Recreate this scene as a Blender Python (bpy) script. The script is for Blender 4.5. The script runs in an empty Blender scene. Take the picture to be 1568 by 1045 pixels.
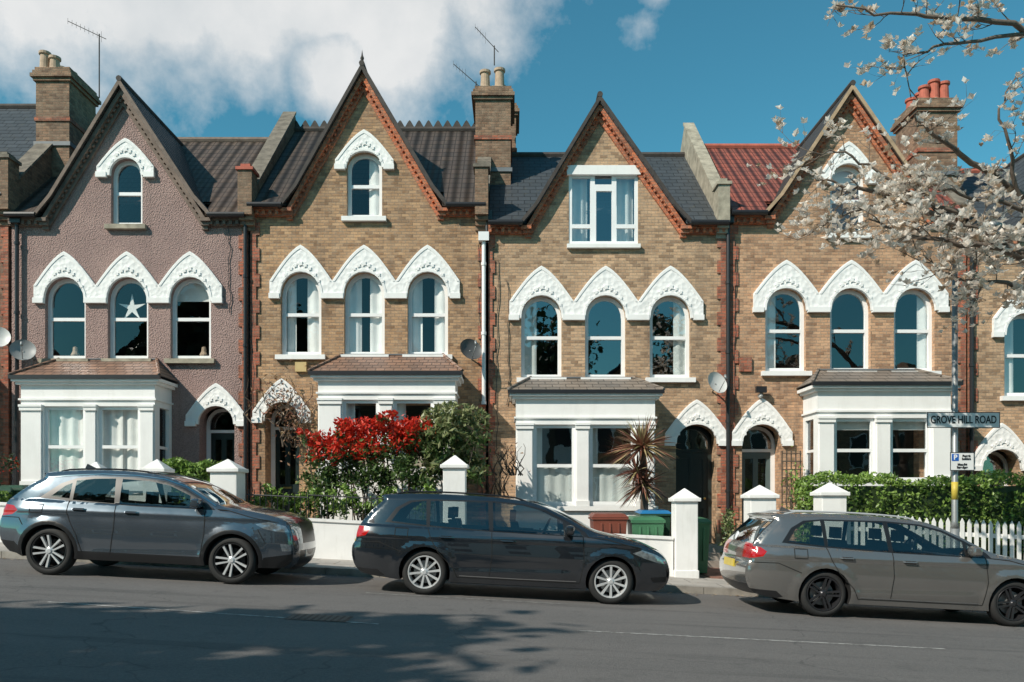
import bpy, bmesh, math, random
from mathutils import Vector, Matrix
from mathutils.geometry import tessellate_polygon, delaunay_2d_cdt
random.seed(7)
R=random.random
def U(a,b): return a+(b-a)*R()
scene=bpy.context.scene
EYE=1.41; FP=1250.0; DF=18.9; DB=18.0; DR=22.4; SL=0.0512
def P(x,y,d=DF): return ((x-784)*d/FP, EYE+(765-y)*d/FP)
def PX(x,d=DF): return (x-784)*d/FP
def PZ(y,d=DF): return EYE+(765-y)*d/FP
def G(X): return -SL*X
# ------------------------------------------------------------ materials
def newmat(name):
    m=bpy.data.materials.new(name); m.use_nodes=True
    nt=m.node_tree; nt.nodes.clear()
    o=nt.nodes.new('ShaderNodeOutputMaterial'); b=nt.nodes.new('ShaderNodeBsdfPrincipled')
    nt.links.new(b.outputs[0],o.inputs[0]); return m,nt,b,o
def N(nt,t,**k):
    n=nt.nodes.new(t)
    for a,v in k.items(): setattr(n,a,v)
    return n
def L(nt,a,b): nt.links.new(a,b)
def mixc(nt,f,a,b,bt='MIX'):
    n=N(nt,'ShaderNodeMix',data_type='RGBA',blend_type=bt)
    for i,v in ((0,f),(6,a),(7,b)):
        if hasattr(v,'is_linked'): L(nt,v,n.inputs[i])
        elif i==0: n.inputs[0].default_value=v
        else: n.inputs[i].default_value=(*v,1)
    return n.outputs[2]
def noise(nt,scale,detail=4,vec=None,rough=.55):
    n=N(nt,'ShaderNodeTexNoise'); n.inputs['Scale'].default_value=scale; n.inputs['Detail'].default_value=detail
    n.inputs['Roughness'].default_value=rough
    if vec is not None: L(nt,vec,n.inputs['Vector'])
    return n.outputs[0]
def rng(nt,v,a,b,c=0.,d=1.):
    n=N(nt,'ShaderNodeMapRange'); L(nt,v,n.inputs[0])
    for i,x in zip((1,2,3,4),(a,b,c,d)): n.inputs[i].default_value=x
    return n.outputs[0]
def math_(nt,op,a,b=0.):
    n=N(nt,'ShaderNodeMath',operation=op)
    for i,v in ((0,a),(1,b)):
        if hasattr(v,'is_linked'): L(nt,v,n.inputs[i])
        else: n.inputs[i].default_value=v
    return n.outputs[0]
def scaled(nt,v,s):
    mp=N(nt,'ShaderNodeMapping'); mp.inputs['Scale'].default_value=s; L(nt,v,mp.inputs[0]); return mp.outputs[0]
def geo(nt):
    return N(nt,'ShaderNodeNewGeometry')
def bump(nt,b,h,s=.4,d=.02):
    n=N(nt,'ShaderNodeBump'); n.inputs['Strength'].default_value=s; n.inputs['Distance'].default_value=d
    L(nt,h,n.inputs['Height']); L(nt,n.outputs[0],b.inputs['Normal'])
def plain(name,c,rough=.6,metal=0.,ns=3.,na=.15,bs=None,bd=.01,bstr=.4,coat=0.,fine=0.):
    m,nt,b,o=newmat(name)
    g=geo(nt).outputs['Position']
    f=rng(nt,noise(nt,ns,5,g),.3,.7)
    col=mixc(nt,f,tuple(x*(1-na) for x in c),tuple(min(1,x*(1+na)) for x in c))
    if fine:
        f2=rng(nt,noise(nt,60,3,g),.35,.65); col=mixc(nt,f2,col,tuple(x*(1-fine) for x in c))
    L(nt,col,b.inputs['Base Color'])
    b.inputs['Roughness'].default_value=rough; b.inputs['Metallic'].default_value=metal
    if coat: b.inputs['Coat Weight'].default_value=coat; b.inputs['Coat Roughness'].default_value=.03
    if bs: bump(nt,b,noise(nt,bs,4,g),bstr,bd)
    return m
def wallvec(nt):
    g=geo(nt); sp=N(nt,'ShaderNodeSeparateXYZ'); L(nt,g.outputs['Position'],sp.inputs[0])
    sn=N(nt,'ShaderNodeSeparateXYZ'); L(nt,g.outputs['True Normal'],sn.inputs[0])
    f=math_(nt,'GREATER_THAN',math_(nt,'ABSOLUTE',sn.outputs[0]),.75)
    mx=N(nt,'ShaderNodeMix',data_type='FLOAT'); L(nt,f,mx.inputs[0]); L(nt,sp.outputs[0],mx.inputs[2]); L(nt,sp.outputs[1],mx.inputs[3])
    c=N(nt,'ShaderNodeCombineXYZ'); L(nt,mx.outputs[0],c.inputs[0]); L(nt,sp.outputs[2],c.inputs[1])
    return c.outputs[0],g.outputs['Position'],sp
def brick(name,c1,c2,mort,bw=.17,rh=.068,ms=.008,dirt=.35,off=0.5):
    m,nt,b,o=newmat(name)
    v,pos,sp=wallvec(nt)
    t=N(nt,'ShaderNodeTexBrick'); L(nt,v,t.inputs['Vector'])
    t.offset=off
    t.inputs['Scale'].default_value=1; t.inputs['Brick Width'].default_value=bw; t.inputs['Row Height'].default_value=rh
    t.inputs['Mortar Size'].default_value=ms; t.inputs['Mortar Smooth'].default_value=.2; t.inputs['Bias'].default_value=-.1
    t.inputs['Color1'].default_value=(*c1,1); t.inputs['Color2'].default_value=(*c2,1); t.inputs['Mortar'].default_value=(*mort,1)
    t2=N(nt,'ShaderNodeTexBrick'); L(nt,v,t2.inputs['Vector']); t2.offset=off
    for k,val in (('Scale',1),('Brick Width',bw),('Row Height',rh),('Mortar Size',0.0),('Bias',0.0)): t2.inputs[k].default_value=val
    t2.inputs['Color1'].default_value=(0,0,0,1); t2.inputs['Color2'].default_value=(1,1,1,1); t2.inputs['Mortar'].default_value=(0,0,0,1)
    dk=rng(nt,t2.outputs[0],.68,.9)
    col=mixc(nt,math_(nt,'MULTIPLY',dk,.5),t.outputs[0],tuple(x*.36 for x in c2))
    lt=rng(nt,t2.outputs[0],.2,.06)
    col=mixc(nt,math_(nt,'MULTIPLY',lt,.35),col,tuple(min(1,x*1.3) for x in c1))
    d=rng(nt,noise(nt,.55,6,pos,.65),.40,.66)
    col=mixc(nt,math_(nt,'MULTIPLY',d,dirt),col,(.15,.10,.065))
    d2=rng(nt,noise(nt,7,6,pos,.7),.4,.72)
    col=mixc(nt,math_(nt,'MULTIPLY',d2,.38),col,(.47,.37,.27))
    d4=rng(nt,noise(nt,22,4,pos,.7),.5,.75)
    col=mixc(nt,math_(nt,'MULTIPLY',d4,.45),col,(.11,.075,.05))
    d3=rng(nt,noise(nt,1,5,scaled(nt,pos,(3.2,3.2,.35)),.6),.5,.75)
    col=mixc(nt,math_(nt,'MULTIPLY',d3,.5),col,(.11,.075,.055))
    L(nt,col,b.inputs['Base Color']); b.inputs['Roughness'].default_value=.9
    h=math_(nt,'SUBTRACT',math_(nt,'ADD',noise(nt,40,3,pos),math_(nt,'MULTIPLY',t2.outputs[0],.5)),math_(nt,'MULTIPLY',t.outputs['Fac'],1.5))
    bump(nt,b,h,.8,.013)
    return m
def tiles(name,c1,c2,axis,bw=.3,rh=.17,wave=False):
    m,nt,b,o=newmat(name)
    g=geo(nt); sp=N(nt,'ShaderNodeSeparateXYZ'); L(nt,g.outputs['Position'],sp.inputs[0])
    c=N(nt,'ShaderNodeCombineXYZ'); L(nt,sp.outputs[axis],c.inputs[0]); L(nt,sp.outputs[2],c.inputs[1])
    t=N(nt,'ShaderNodeTexBrick'); L(nt,c.outputs[0],t.inputs['Vector'])
    for k,val in (('Scale',1),('Brick Width',bw),('Row Height',rh),('Mortar Size',.01),('Bias',0.0),('Mortar Smooth',.5)): t.inputs[k].default_value=val
    if wave: t.offset=0.
    t.inputs['Color1'].default_value=(*c1,1); t.inputs['Color2'].default_value=(*c2,1); t.inputs['Mortar'].default_value=(*[x*.25 for x in c1],1)
    f=rng(nt,noise(nt,1.5,6,g.outputs['Position']),.35,.7)
    col=mixc(nt,math_(nt,'MULTIPLY',f,.45),t.outputs[0],tuple(x*.45+.02 for x in c2))
    f=rng(nt,noise(nt,7,5,g.outputs['Position'],.7),.58,.72)
    col=mixc(nt,math_(nt,'MULTIPLY',f,.4),col,(.13,.12,.07))
    L(nt,col,b.inputs['Base Color']); b.inputs['Roughness'].default_value=.6
    fr=math_(nt,'FRACT',math_(nt,'DIVIDE',sp.outputs[2],rh))
    h=math_(nt,'SUBTRACT',math_(nt,'MULTIPLY',fr,-1.),t.outputs['Fac'])
    if wave:
        h=math_(nt,'ADD',h,math_(nt,'MULTIPLY',math_(nt,'SINE',math_(nt,'MULTIPLY',sp.outputs[axis],6.2832/bw)),1.2))
    bump(nt,b,h,1.,.03)
    return m
def leafmat(name,ca,cb,trans=.25,rough=.45):
    m,nt,b,o=newmat(name)
    g=geo(nt)
    col=mixc(nt,g.outputs['Random Per Island'],ca,cb)
    L(nt,col,b.inputs['Base Color']); b.inputs['Roughness'].default_value=rough
    t=N(nt,'ShaderNodeBsdfTranslucent'); L(nt,col,t.inputs[0])
    mx=N(nt,'ShaderNodeMixShader'); mx.inputs[0].default_value=trans
    L(nt,b.outputs[0],mx.inputs[1]); L(nt,t.outputs[0],mx.inputs[2]); L(nt,mx.outputs[0],o.inputs[0])
    return m
def glassmat(name,tint,refl,wob=.0):
    m,nt,b,o=newmat(name); nt.nodes.remove(b)
    tr=N(nt,'ShaderNodeBsdfTransparent'); tr.inputs[0].default_value=(*tint,1)
    gl=N(nt,'ShaderNodeBsdfGlossy'); gl.inputs['Roughness'].default_value=.01; gl.inputs[0].default_value=(.95,.97,1,1)
    fr=N(nt,'ShaderNodeFresnel'); fr.inputs[0].default_value=1.5
    f=math_(nt,'ADD',fr.outputs[0],refl); n=nt.nodes[-1]; n.use_clamp=True
    if wob:
        bn=N(nt,'ShaderNodeBump'); bn.inputs['Strength'].default_value=wob; bn.inputs['Distance'].default_value=.02
        L(nt,noise(nt,1.6,2,geo(nt).outputs['Position']),bn.inputs['Height']); L(nt,bn.outputs[0],gl.inputs['Normal'])
    mx=N(nt,'ShaderNodeMixShader'); L(nt,f,mx.inputs[0]); L(nt,tr.outputs[0],mx.inputs[1]); L(nt,gl.outputs[0],mx.inputs[2])
    L(nt,mx.outputs[0],o.inputs[0]); return m
def stucco(name,c,grain=.35,ns=1.2,carve=False):
    m,nt,b,o=newmat(name); g=geo(nt).outputs['Position']
    f=rng(nt,noise(nt,ns,6,g,.65),.4,.72)
    col=mixc(nt,math_(nt,'MULTIPLY',f,grain),c,tuple(x*.55 for x in c))
    f=rng(nt,noise(nt,1.3,5,scaled(nt,g,(4,4,.5)),.6),.52,.75)
    col=mixc(nt,math_(nt,'MULTIPLY',f,grain*1.2),col,(.42,.40,.35))
    L(nt,col,b.inputs['Base Color']); b.inputs['Roughness'].default_value=.8
    if carve:
        v=N(nt,'ShaderNodeTexVoronoi'); v.inputs['Scale'].default_value=9; L(nt,g,v.inputs['Vector'])
        bump(nt,b,v.outputs['Distance'],.6,.025)
    else: bump(nt,b,noise(nt,70,3,g),.35,.006)
    return m
def paint(name,c,rough=.3,metal=.6):
    m,nt,b,o=newmat(name); g=geo(nt).outputs['Position']
    f=noise(nt,2.5,5,g)
    col=mixc(nt,rng(nt,f,.4,.8),c,tuple(x*.85+.012 for x in c))
    L(nt,col,b.inputs['Base Color']); b.inputs['Metallic'].default_value=metal
    L(nt,rng(nt,f,.3,.8,rough-.03,rough+.06),b.inputs['Roughness'])
    b.inputs['Coat Weight'].default_value=1; b.inputs['Coat Roughness'].default_value=.015; b.inputs['Coat IOR'].default_value=1.9
    return m
M={}
M['white']=stucco('white_painted_stucco',(.85,.84,.82),.16,1.6)
M['carved']=stucco('carved_white_stucco',(.86,.85,.83),.16,2,True)
M['wall_white']=stucco('white_garden_wall',(.83,.82,.8),.3,1.1)
M['frame']=plain('white_sash_paint',(.83,.83,.82),.4,na=.04)
M['stone']=plain('weathered_stone',(.34,.30,.23),.85,ns=5,na=.35,bs=30)
M['dstone']=plain('dark_weathered_stone',(.17,.145,.115),.85,ns=5,na=.4,bs=30)
def pebble():
    m,nt,b,o=newmat('mauve_pebbledash'); g=geo(nt).outputs['Position']
    f=rng(nt,noise(nt,1.1,6,g,.6),.35,.7)
    c=mixc(nt,f,(.44,.30,.265),(.33,.225,.205))
    v=N(nt,'ShaderNodeTexVoronoi'); v.inputs['Scale'].default_value=34; L(nt,g,v.inputs['Vector'])
    c=mixc(nt,rng(nt,v.outputs['Distance'],.3,.7,0,.5),c,(.19,.13,.12))
    f=rng(nt,noise(nt,14,4,g,.6),.4,.7); c=mixc(nt,math_(nt,'MULTIPLY',f,.32),c,(.22,.15,.135))
    d3=rng(nt,noise(nt,1,5,scaled(nt,g,(3.2,3.2,.35)),.6),.5,.75)
    c=mixc(nt,math_(nt,'MULTIPLY',d3,.4),c,(.15,.105,.095))
    L(nt,c,b.inputs['Base Color']); b.inputs['Roughness'].default_value=.95
    bump(nt,b,v.outputs['Distance'],.9,.022); return m
M['b1']=pebble()
M['b2']=brick('yellow_stock_brick',(.55,.325,.17),(.39,.21,.105),(.33,.235,.155),dirt=.42)
M['b3']=brick('tan_stock_brick',(.60,.385,.23),(.44,.265,.15),(.40,.30,.21),dirt=.3)
M['b4']=brick('orange_stock_brick',(.63,.365,.21),(.47,.245,.135),(.39,.275,.19),dirt=.25)
M['b0']=brick('dark_red_brick',(.30,.11,.06),(.18,.075,.05),(.18,.13,.10))
M['red']=brick('red_quoin_brick',(.48,.12,.06),(.34,.08,.045),(.24,.14,.1),dirt=.25)
M['orange']=brick('orange_rubbed_brick',(.66,.18,.07),(.54,.13,.055),(.36,.16,.10),bw=.11,dirt=.15)
M['chim']=brick('sooty_chimney_brick',(.32,.18,.11),(.18,.09,.055),(.2,.15,.1),dirt=.7)
M['dent1']=plain('brown_verge',(.17,.125,.10),.8,na=.3,ns=6,bs=30)
M['vdark']=plain('dark_verge_tile',(.055,.045,.04),.8,na=.3,ns=6,bs=30)
M['vtan']=plain('tan_bargeboard',(.42,.29,.18),.7,na=.25,ns=6)
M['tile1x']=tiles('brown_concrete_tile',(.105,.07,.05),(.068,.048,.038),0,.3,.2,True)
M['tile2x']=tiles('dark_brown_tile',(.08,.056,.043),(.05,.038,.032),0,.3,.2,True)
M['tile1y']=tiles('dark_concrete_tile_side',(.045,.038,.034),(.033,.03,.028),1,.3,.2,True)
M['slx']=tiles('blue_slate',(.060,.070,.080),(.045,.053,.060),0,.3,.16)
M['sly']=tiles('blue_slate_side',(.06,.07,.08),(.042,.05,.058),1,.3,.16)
M['redx']=tiles('red_pantile',(.32,.085,.055),(.21,.06,.042),0,.24,.2,True)
M['baytile']=tiles('bay_clay_tile',(.34,.185,.12),(.20,.115,.08),0,.2,.09)
M['bayslate']=tiles('bay_slate',(.26,.21,.17),(.18,.15,.125),0,.3,.1)
M['terra']=plain('terracotta_pot',(.42,.30,.21),.8,na=.2,ns=8)
M['redpot']=plain('red_terracotta_pot',(.42,.11,.07),.8,na=.2,ns=8)
M['lead']=plain('lead_flashing',(.16,.17,.18),.5,na=.2)
M['black']=plain('black_iron',(.018,.018,.02),.4,na=.1)
M['grey']=plain('galvanised_steel',(.30,.31,.31),.45,.5,na=.12,ns=9)
GL=dict(lo=glassmat('window_glass_clear',(.93,.95,.95),.02,.12),mid=glassmat('window_glass',(.9,.93,.93),.09,.12),hi=glassmat('window_glass_reflective',(.85,.9,.9),.16,.10))
M['glass']=GL['mid']
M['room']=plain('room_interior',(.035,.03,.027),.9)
M['curtain']=plain('net_curtain',(.82,.81,.78),.9,na=.08)
M['curtain2']=plain('beige_curtain',(.42,.36,.28),.9,na=.1)
M['door_dark']=plain('black_green_door',(.018,.03,.03),.3,na=.1)
M['door_grey']=plain('grey_green_door',(.10,.14,.14),.35,na=.1)
M['step']=plain('stone_step',(.33,.29,.25),.85,na=.2,ns=4)
M['gold']=plain('brass',(.6,.4,.15),.3,1.)
# ------------------------------------------------------------ mesh builder
class MB:
    def __init__(s): s.v=[];s.f=[];s.m=[];s.mats=[]
    def mi(s,m):
        if m not in s.mats: s.mats.append(m)
        return s.mats.index(m)
    def poly(s,pts,m):
        b=len(s.v); s.v+= [tuple(p) for p in pts]; s.f.append(tuple(range(b,b+len(pts)))); s.m.append(s.mi(m))
    def raw(s,vs,fs,m):
        b=len(s.v); s.v+=[tuple(p) for p in vs]; k=s.mi(m)
        for f in fs: s.f.append(tuple(b+i for i in f)); s.m.append(k)
    def box(s,x0,x1,y0,y1,z0,z1,m):
        v=[(x,y,z) for z in (z0,z1) for y in (y0,y1) for x in (x0,x1)]
        s.raw(v,[(0,2,3,1),(4,5,7,6),(0,1,5,4),(2,6,7,3),(0,4,6,2),(1,3,7,5)],m)
    def sbox(s,x0,x1,y0,y1,h0,h1,m):
        v=[(x,y,G(x)+h) for h in (h0,h1) for y in (y0,y1) for x in (x0,x1)]
        s.raw(v,[(0,2,3,1),(4,5,7,6),(0,1,5,4),(2,6,7,3),(0,4,6,2),(1,3,7,5)],m)
    def prism(s,outer,y0,y1,m,holes=(),mside=None,back=True):
        loops=[list(outer)]+[list(h) for h in holes]
        tri=tessellate_polygon([[Vector((a,b,0)) for a,b in l] for l in loops])
        flat=[p for l in loops for p in l]; n=len(flat)
        vs=[(a,y0,b) for a,b in flat]+[(a,y1,b) for a,b in flat]
        fs=[tuple(t) for t in tri]
        if back: fs+=[tuple(n+i for i in reversed(t)) for t in tri]
        s.raw(vs,fs,m)
        o=0; side=[]
        for l in loops:
            k=len(l)
            for i in range(k): side.append((o+i,o+(i+1)%k,n+o+(i+1)%k,n+o+i))
            o+=k
        s.raw(vs,side,mside or m)
    def prismx(s,yz,x0,x1,m):
        n=len(yz); vs=[(x0,a,b) for a,b in yz]+[(x1,a,b) for a,b in yz]
        fs=[tuple(range(n)),tuple(range(2*n-1,n-1,-1))]+[(i,(i+1)%n,n+(i+1)%n,n+i) for i in range(n)]
        s.raw(vs,fs,m)
    def tube(s,pts,rad,m,n=6,cap=True):
        pts=[Vector(p) for p in pts]
        if not hasattr(rad,'__len__'): rad=[rad]*len(pts)
        vs=[];fs=[]
        for i,p in enumerate(pts):
            d=(pts[min(i+1,len(pts)-1)]-pts[max(i-1,0)]); d=d.normalized() if d.length>1e-9 else Vector((0,0,1))
            a=d.orthogonal().normalized() if i==0 else (a-d*a.dot(d)).normalized()
            b=d.cross(a)
            for k in range(n):
                t=2*math.pi*k/n; vs.append(p+(a*math.cos(t)+b*math.sin(t))*rad[i])
        for i in range(len(pts)-1):
            for k in range(n):
                fs.append((i*n+k,i*n+(k+1)%n,(i+1)*n+(k+1)%n,(i+1)*n+k))
        if cap: fs+= [tuple(range(n-1,-1,-1)),tuple((len(pts)-1)*n+k for k in range(n))]
        s.raw(vs,fs,m)
    def lathe(s,prof,c,axis,m,n=20):
        vs=[];fs=[]
        for r,h in prof:
            for k in range(n):
                t=2*math.pi*k/n
                vs.append((c[0]+r*math.cos(t),c[1]+r*math.sin(t),c[2]+h) if axis=='z' else (c[0]+r*math.cos(t),c[1]+h,c[2]+r*math.sin(t)))
        for i in range(len(prof)-1):
            for k in range(n): fs.append((i*n+k,i*n+(k+1)%n,(i+1)*n+(k+1)%n,(i+1)*n+k))
        s.raw(vs,fs,m)
    def obj(s,name,parent=None,smooth=False,recalc=True,loc=None):
        me=bpy.data.meshes.new(name); me.from_pydata(s.v,[],s.f)
        for m in s.mats: me.materials.append(m)
        me.polygons.foreach_set('material_index',s.m)
        if recalc:
            bm=bmesh.new(); bm.from_mesh(me); bmesh.ops.recalc_face_normals(bm,faces=bm.faces); bm.to_mesh(me); bm.free()
        if smooth: me.polygons.foreach_set('use_smooth',[True]*len(me.polygons))
        me.update()
        o=bpy.data.objects.new(name,me); scene.collection.objects.link(o)
        if parent: o.parent=parent
        if loc: o.location=loc
        return o
def empty(name,loc=(0,0,0),rot=(0,0,0)):
    e=bpy.data.objects.new(name,None); e.location=loc; e.rotation_euler=rot; e.empty_display_size=.3
    scene.collection.objects.link(e); return e
# ------------------------------------------------------------ houses
def pw(pts,d=DF): return [P(x,y,d) for x,y in pts]
def archpts(cx,hw,ys,yt,n=12):
    return [(cx-hw*math.cos(math.pi*i/n), ys-(ys-yt)*math.sin(math.pi*i/n)**.9) for i in range(n+1)]
def opening(cx,hw,ys,yt,yb): return [(cx-hw,yb)]+archpts(cx,hw,ys,yt)+[(cx+hw,yb)]
def ogive(xa,ya0,xb,yb0,apx,apy,n=9):
    pts=[]
    for i in range(n+1):
        t=i/n; pts.append((xa+(apx-xa)*t, ya0-(ya0-apy)*math.sin(t*1.22)/math.sin(1.22)))
    for i in range(n-1,-1,-1):
        t=i/n; pts.append((xb+(apx-xb)*t, yb0-(yb0-apy)*math.sin(t*1.22)/math.sin(1.22)))
    return pts
def hood(mb,cs,lo,hi,apex,valley,bot,ow,atop,rel=.07):
    bounds=[lo]+[(a+b)/2 for a,b in zip(cs,cs[1:])]+[hi]
    top=[]
    for i,c in enumerate(cs):
        o=ogive(bounds[i],valley,bounds[i+1],valley,c,apex)
        if top: o=o[1:]
        top+=o
    out=[(lo,bot)]+top+[(hi,bot)]
    for c in reversed(cs):
        out+=list(reversed(archpts(c,ow,bot-.01,atop)))
    mb.prism(pw(out),DF-rel,DF-.001,M['carved'])
    for i,c in enumerate(cs):
        a,b=bounds[i]+1.2,bounds[i+1]-1.2
        o=ogive(a,valley+1,b,valley+1,c,apex+1.5); inn=ogive(a+3,valley+1,b-3,valley+1,c,apex+6)
        mb.prism(pw(o+list(reversed(inn))),DF-rel-.012,DF-rel+.01,M['white'])
        o=archpts(c,ow+3.5,bot,atop-3.5); inn=archpts(c,ow,bot,atop)
        mb.prism(pw(o+list(reversed(inn))),DF-rel-.014,DF-rel+.01,M['white'])
        for dx,dy,r in ((0,-12,4.6),(-8,-9,3.4),(8,-9,3.4),(-15,-4,3.4),(15,-4,3.4),(-23,5,3.2),(23,5,3.2),(-29,15,3),(29,15,3)):
            cx,cy=c+dx*(b-a)/97,atop+dy
            if dy<0 and cy<apex+12: continue
            q=[(cx+r*math.cos(t)*(1 if k%2 else .6),cy+r*math.sin(t)*(1 if k%2 else .6)) for k,t in enumerate([2*math.pi*j/10 for j in range(10)])]
            mb.prism(pw(q),DF-rel-.022,DF-rel+.01,M['white'])
    for x in bounds:
        xa,xb=(x-1,x+15) if x==lo else ((x-15,x+1) if x==hi else (x-17,x+17))
        mb.prism(pw([(xa,bot-5),(xb,bot-5),(xb,bot+3),(xa,bot+3)]),DF-rel-.03,DF-.002,M['white'])
def sash(fr,gl,shape,mid,yb,x0,x1,depth,fw=5.,d=DF,arch=None):
    y0=d+depth
    if arch:
        cx,hw,ys,yt=arch
        up=[(x0+fw,mid-2)]+archpts(cx,hw-fw,ys,yt+fw)+[(x1-fw,mid-2)]
    else:
        yt=shape[1][1]; up=[(x0+fw,mid-2),(x0+fw,yt+fw),(x1-fw,yt+fw),(x1-fw,mid-2)]
    lowp=[(x0+fw,yb-fw-2),(x0+fw,mid+3),(x1-fw,mid+3),(x1-fw,yb-fw-2)]
    fr.prism(pw(shape,d),y0,y0+.07,M['frame'],[pw(up,d),pw(lowp,d)])
    gl.prism(pw(up,d),y0+.03,y0+.034,M['glass'],back=False)
    gl.prism(pw(lowp,d),y0+.05,y0+.054,M['glass'],back=False)
def curtain(mb,xa,xb,za,zb,y,m,amp=.03):
    n=max(6,int((xb-xa)/.03)); ph=R()*6
    for i in range(n):
        def yy(t): return y+amp*math.sin(t*n*.8+ph)+amp*.5*math.sin(t*n*.37+ph*2)
        t0,t1=i/n,(i+1)/n
        X0,X1=xa+(xb-xa)*t0,xa+(xb-xa)*t1
        mb.poly([(X0,yy(t0),za),(X1,yy(t1),za),(X1,yy(t1),zb),(X0,yy(t0),zb)],m)
def house(p):
    M['glass']=GL[p.get('gm','mid')]
    e=empty('brick_house' if p['wall']!='b1' else 'rendered_house')
    W=M[p['wall']]; x0,x1,ev=p['x0'],p['x1'],p['eave']
    gl_,ga,gy,gr=p['gable']; t=p['trip']
    wall=MB(); trim=MB(); fr=MB(); gl=MB(); cur=MB(); roof=MB(); sill=MB()
    holes=[]; 
    for c in t['cs']: holes.append(opening(c,t['ow'],t['bot'],t['atop'],t['sill']))
    gw=p['gwin']
    if gw[0]=='arch': _,gc,gh,gapex,gval,gbot,gow,gtop,gsill,glo,ghi=gw; holes.append(opening(gc,gow,gbot,gtop,gsill))
    else: _,wx0,wx1,wy0,wy1=gw; holes.append([(wx0,wy1),(wx0,wy0),(wx1,wy0),(wx1,wy1)])
    b=p['bay']; bX0,bX1=PX(b['x0'],DB),PX(b['x1'],DB)
    dr=p['door']; floor=max(G(PX(dr['c'])),G(PX(x0))*.5+G(PX(x1))*.5)+.5
    base=min(G(PX(x0)),G(PX(x1)))-.6
    fy=765-(floor-EYE)*FP/DF; by=765-(base-EYE)*FP/DF
    holes.append(opening(dr['c'],dr['ow'],dr['bot'],dr['atop'],fy))
    hb0=784+(bX0+.25)*FP/DF; hb1=784+(bX1-.25)*FP/DF
    zb_top=PZ(b['head'],DB); zb_bot=PZ(b['sill'],DB)
    hy0=765-(zb_top-EYE)*FP/DF; hy1=765-(zb_bot-EYE)*FP/DF
    holes.append([(hb0,hy1),(hb0,hy0),(hb1,hy0),(hb1,hy1)])
    outer=[(x0,by),(x0,ev),(gl_,ev),(ga,gy),(gr,ev),(x1,ev),(x1,by)]
    wall.prism(pw(outer),DF,DF+.26,W,[pw(h) for h in holes])
    X0,X1=PX(x0),PX(x1); ez=PZ(ev)
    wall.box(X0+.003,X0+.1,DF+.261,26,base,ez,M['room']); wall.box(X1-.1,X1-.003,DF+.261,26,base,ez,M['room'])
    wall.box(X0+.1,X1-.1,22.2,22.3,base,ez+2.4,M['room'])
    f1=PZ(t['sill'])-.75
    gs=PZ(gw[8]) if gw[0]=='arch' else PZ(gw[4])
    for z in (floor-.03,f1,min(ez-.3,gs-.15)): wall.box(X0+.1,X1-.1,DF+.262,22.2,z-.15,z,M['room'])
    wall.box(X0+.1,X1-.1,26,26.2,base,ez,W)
    for xa,xb,side in p.get('quoin',[]):
        z=base; k=0
        while z<PZ(ev+8):
            wd=(xb-xa) if k%2 else (xb-xa)*.62
            a,bq=(xa,xa+wd) if side=='l' else (xb-wd,xb)
            wall.box(PX(a),PX(bq),DF-.035,DF+.01,z,z+.298,M['red']); z+=.3; k+=1
    hood(trim,t['cs'],t['lo'],t['hi'],t['apex'],t['valley'],t['bot'],t['ow'],t['atop'])
    def onewin(cx,ow,bot,atop,sl,cur_kind,sm):
        sash(fr,gl,opening(cx,ow,bot,atop,sl),(sl+atop)/2-1,sl,cx-ow,cx+ow,.12,5.5,arch=(cx,ow,bot,atop))
        X=PX(cx); w=ow*.01512; z0,z1=PZ(sl)+.05,PZ(atop)-.04
        s=M['stone'] if p['wall']=='b1' else M['white']
        sill.prism(pw([(cx-ow-7,sl-1),(cx+ow+7,sl-1),(cx+ow+7,sl+6),(cx-ow-7,sl+6)]),DF-.11,DF+.12,s)
        if 'l' in cur_kind: curtain(cur,X-w*.95,X-w*U(.15,.4),z0,z1,DF+.235,M['curtain'],.02)
        if 'r' in cur_kind: curtain(cur,X+w*U(.15,.4),X+w*.95,z0,z1,DF+.235,M['curtain'],.02)
        if 'n' in cur_kind: curtain(cur,X-w*.95,X+w*.95,z0,z0+(z1-z0)*.5,DF+.28,M['curtain'],.012)
        if 'b' in cur_kind: cur.box(X-w*.95,X+w*.95,DF+.27,DF+.28,z1-(z1-z0)*.25,z1,M['curtain'])
        if 'o' in cur_kind:
            cur.lathe([(.0,0),(.07,.02),(.1,.12),(.06,.2),(.05,.3),(.0,.32)],(X+U(-.2,.2),DF+.34,z0),'z',M['terra'],10)
        if '*' in cur_kind:
            q=[(X+(.33 if k%2==0 else .09)*math.sin(k*math.pi/5),z1-.62+(.33 if k%2==0 else .09)*math.cos(k*math.pi/5)) for k in range(10)]
            cur.prism(q,DF+.2,DF+.22,M['curtain'])
    for c,k in zip(t['cs'],p['cur']): onewin(c,t['ow'],t['bot'],t['atop'],t['sill'],k,0)
    if gw[0]=='arch':
        hood(trim,[gc],glo,ghi,gapex,gval,gbot,gow,gtop); onewin(gc,gow,gbot,gtop,gsill,p['gcur'],0)
    else:
        o=[(wx0,wy1),(wx0,wy0),(wx1,wy0),(wx1,wy1)]
        cells=[(wx0+5,wy0+16,wx0+33,wy1-33),(wx0+5,wy1-27,wx0+33,wy1-7),(wx0+40,wy0+8,wx1-40,wy0+26),(wx0+42,wy0+36,wx1-40,wy1-7),(wx1-33,wy0+16,wx1-5,wy1-33),(wx1-33,wy1-27,wx1-5,wy1-7)]
        hs=[pw([(a,d_),(a,b_),(c_,b_),(c_,d_)]) for a,b_,c_,d_ in cells]
        fr.prism(pw(o),DF+.02,DF+.1,M['frame'],hs)
        for h in hs: gl.prism(h,DF+.06,DF+.064,M['glass'],back=False)
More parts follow.
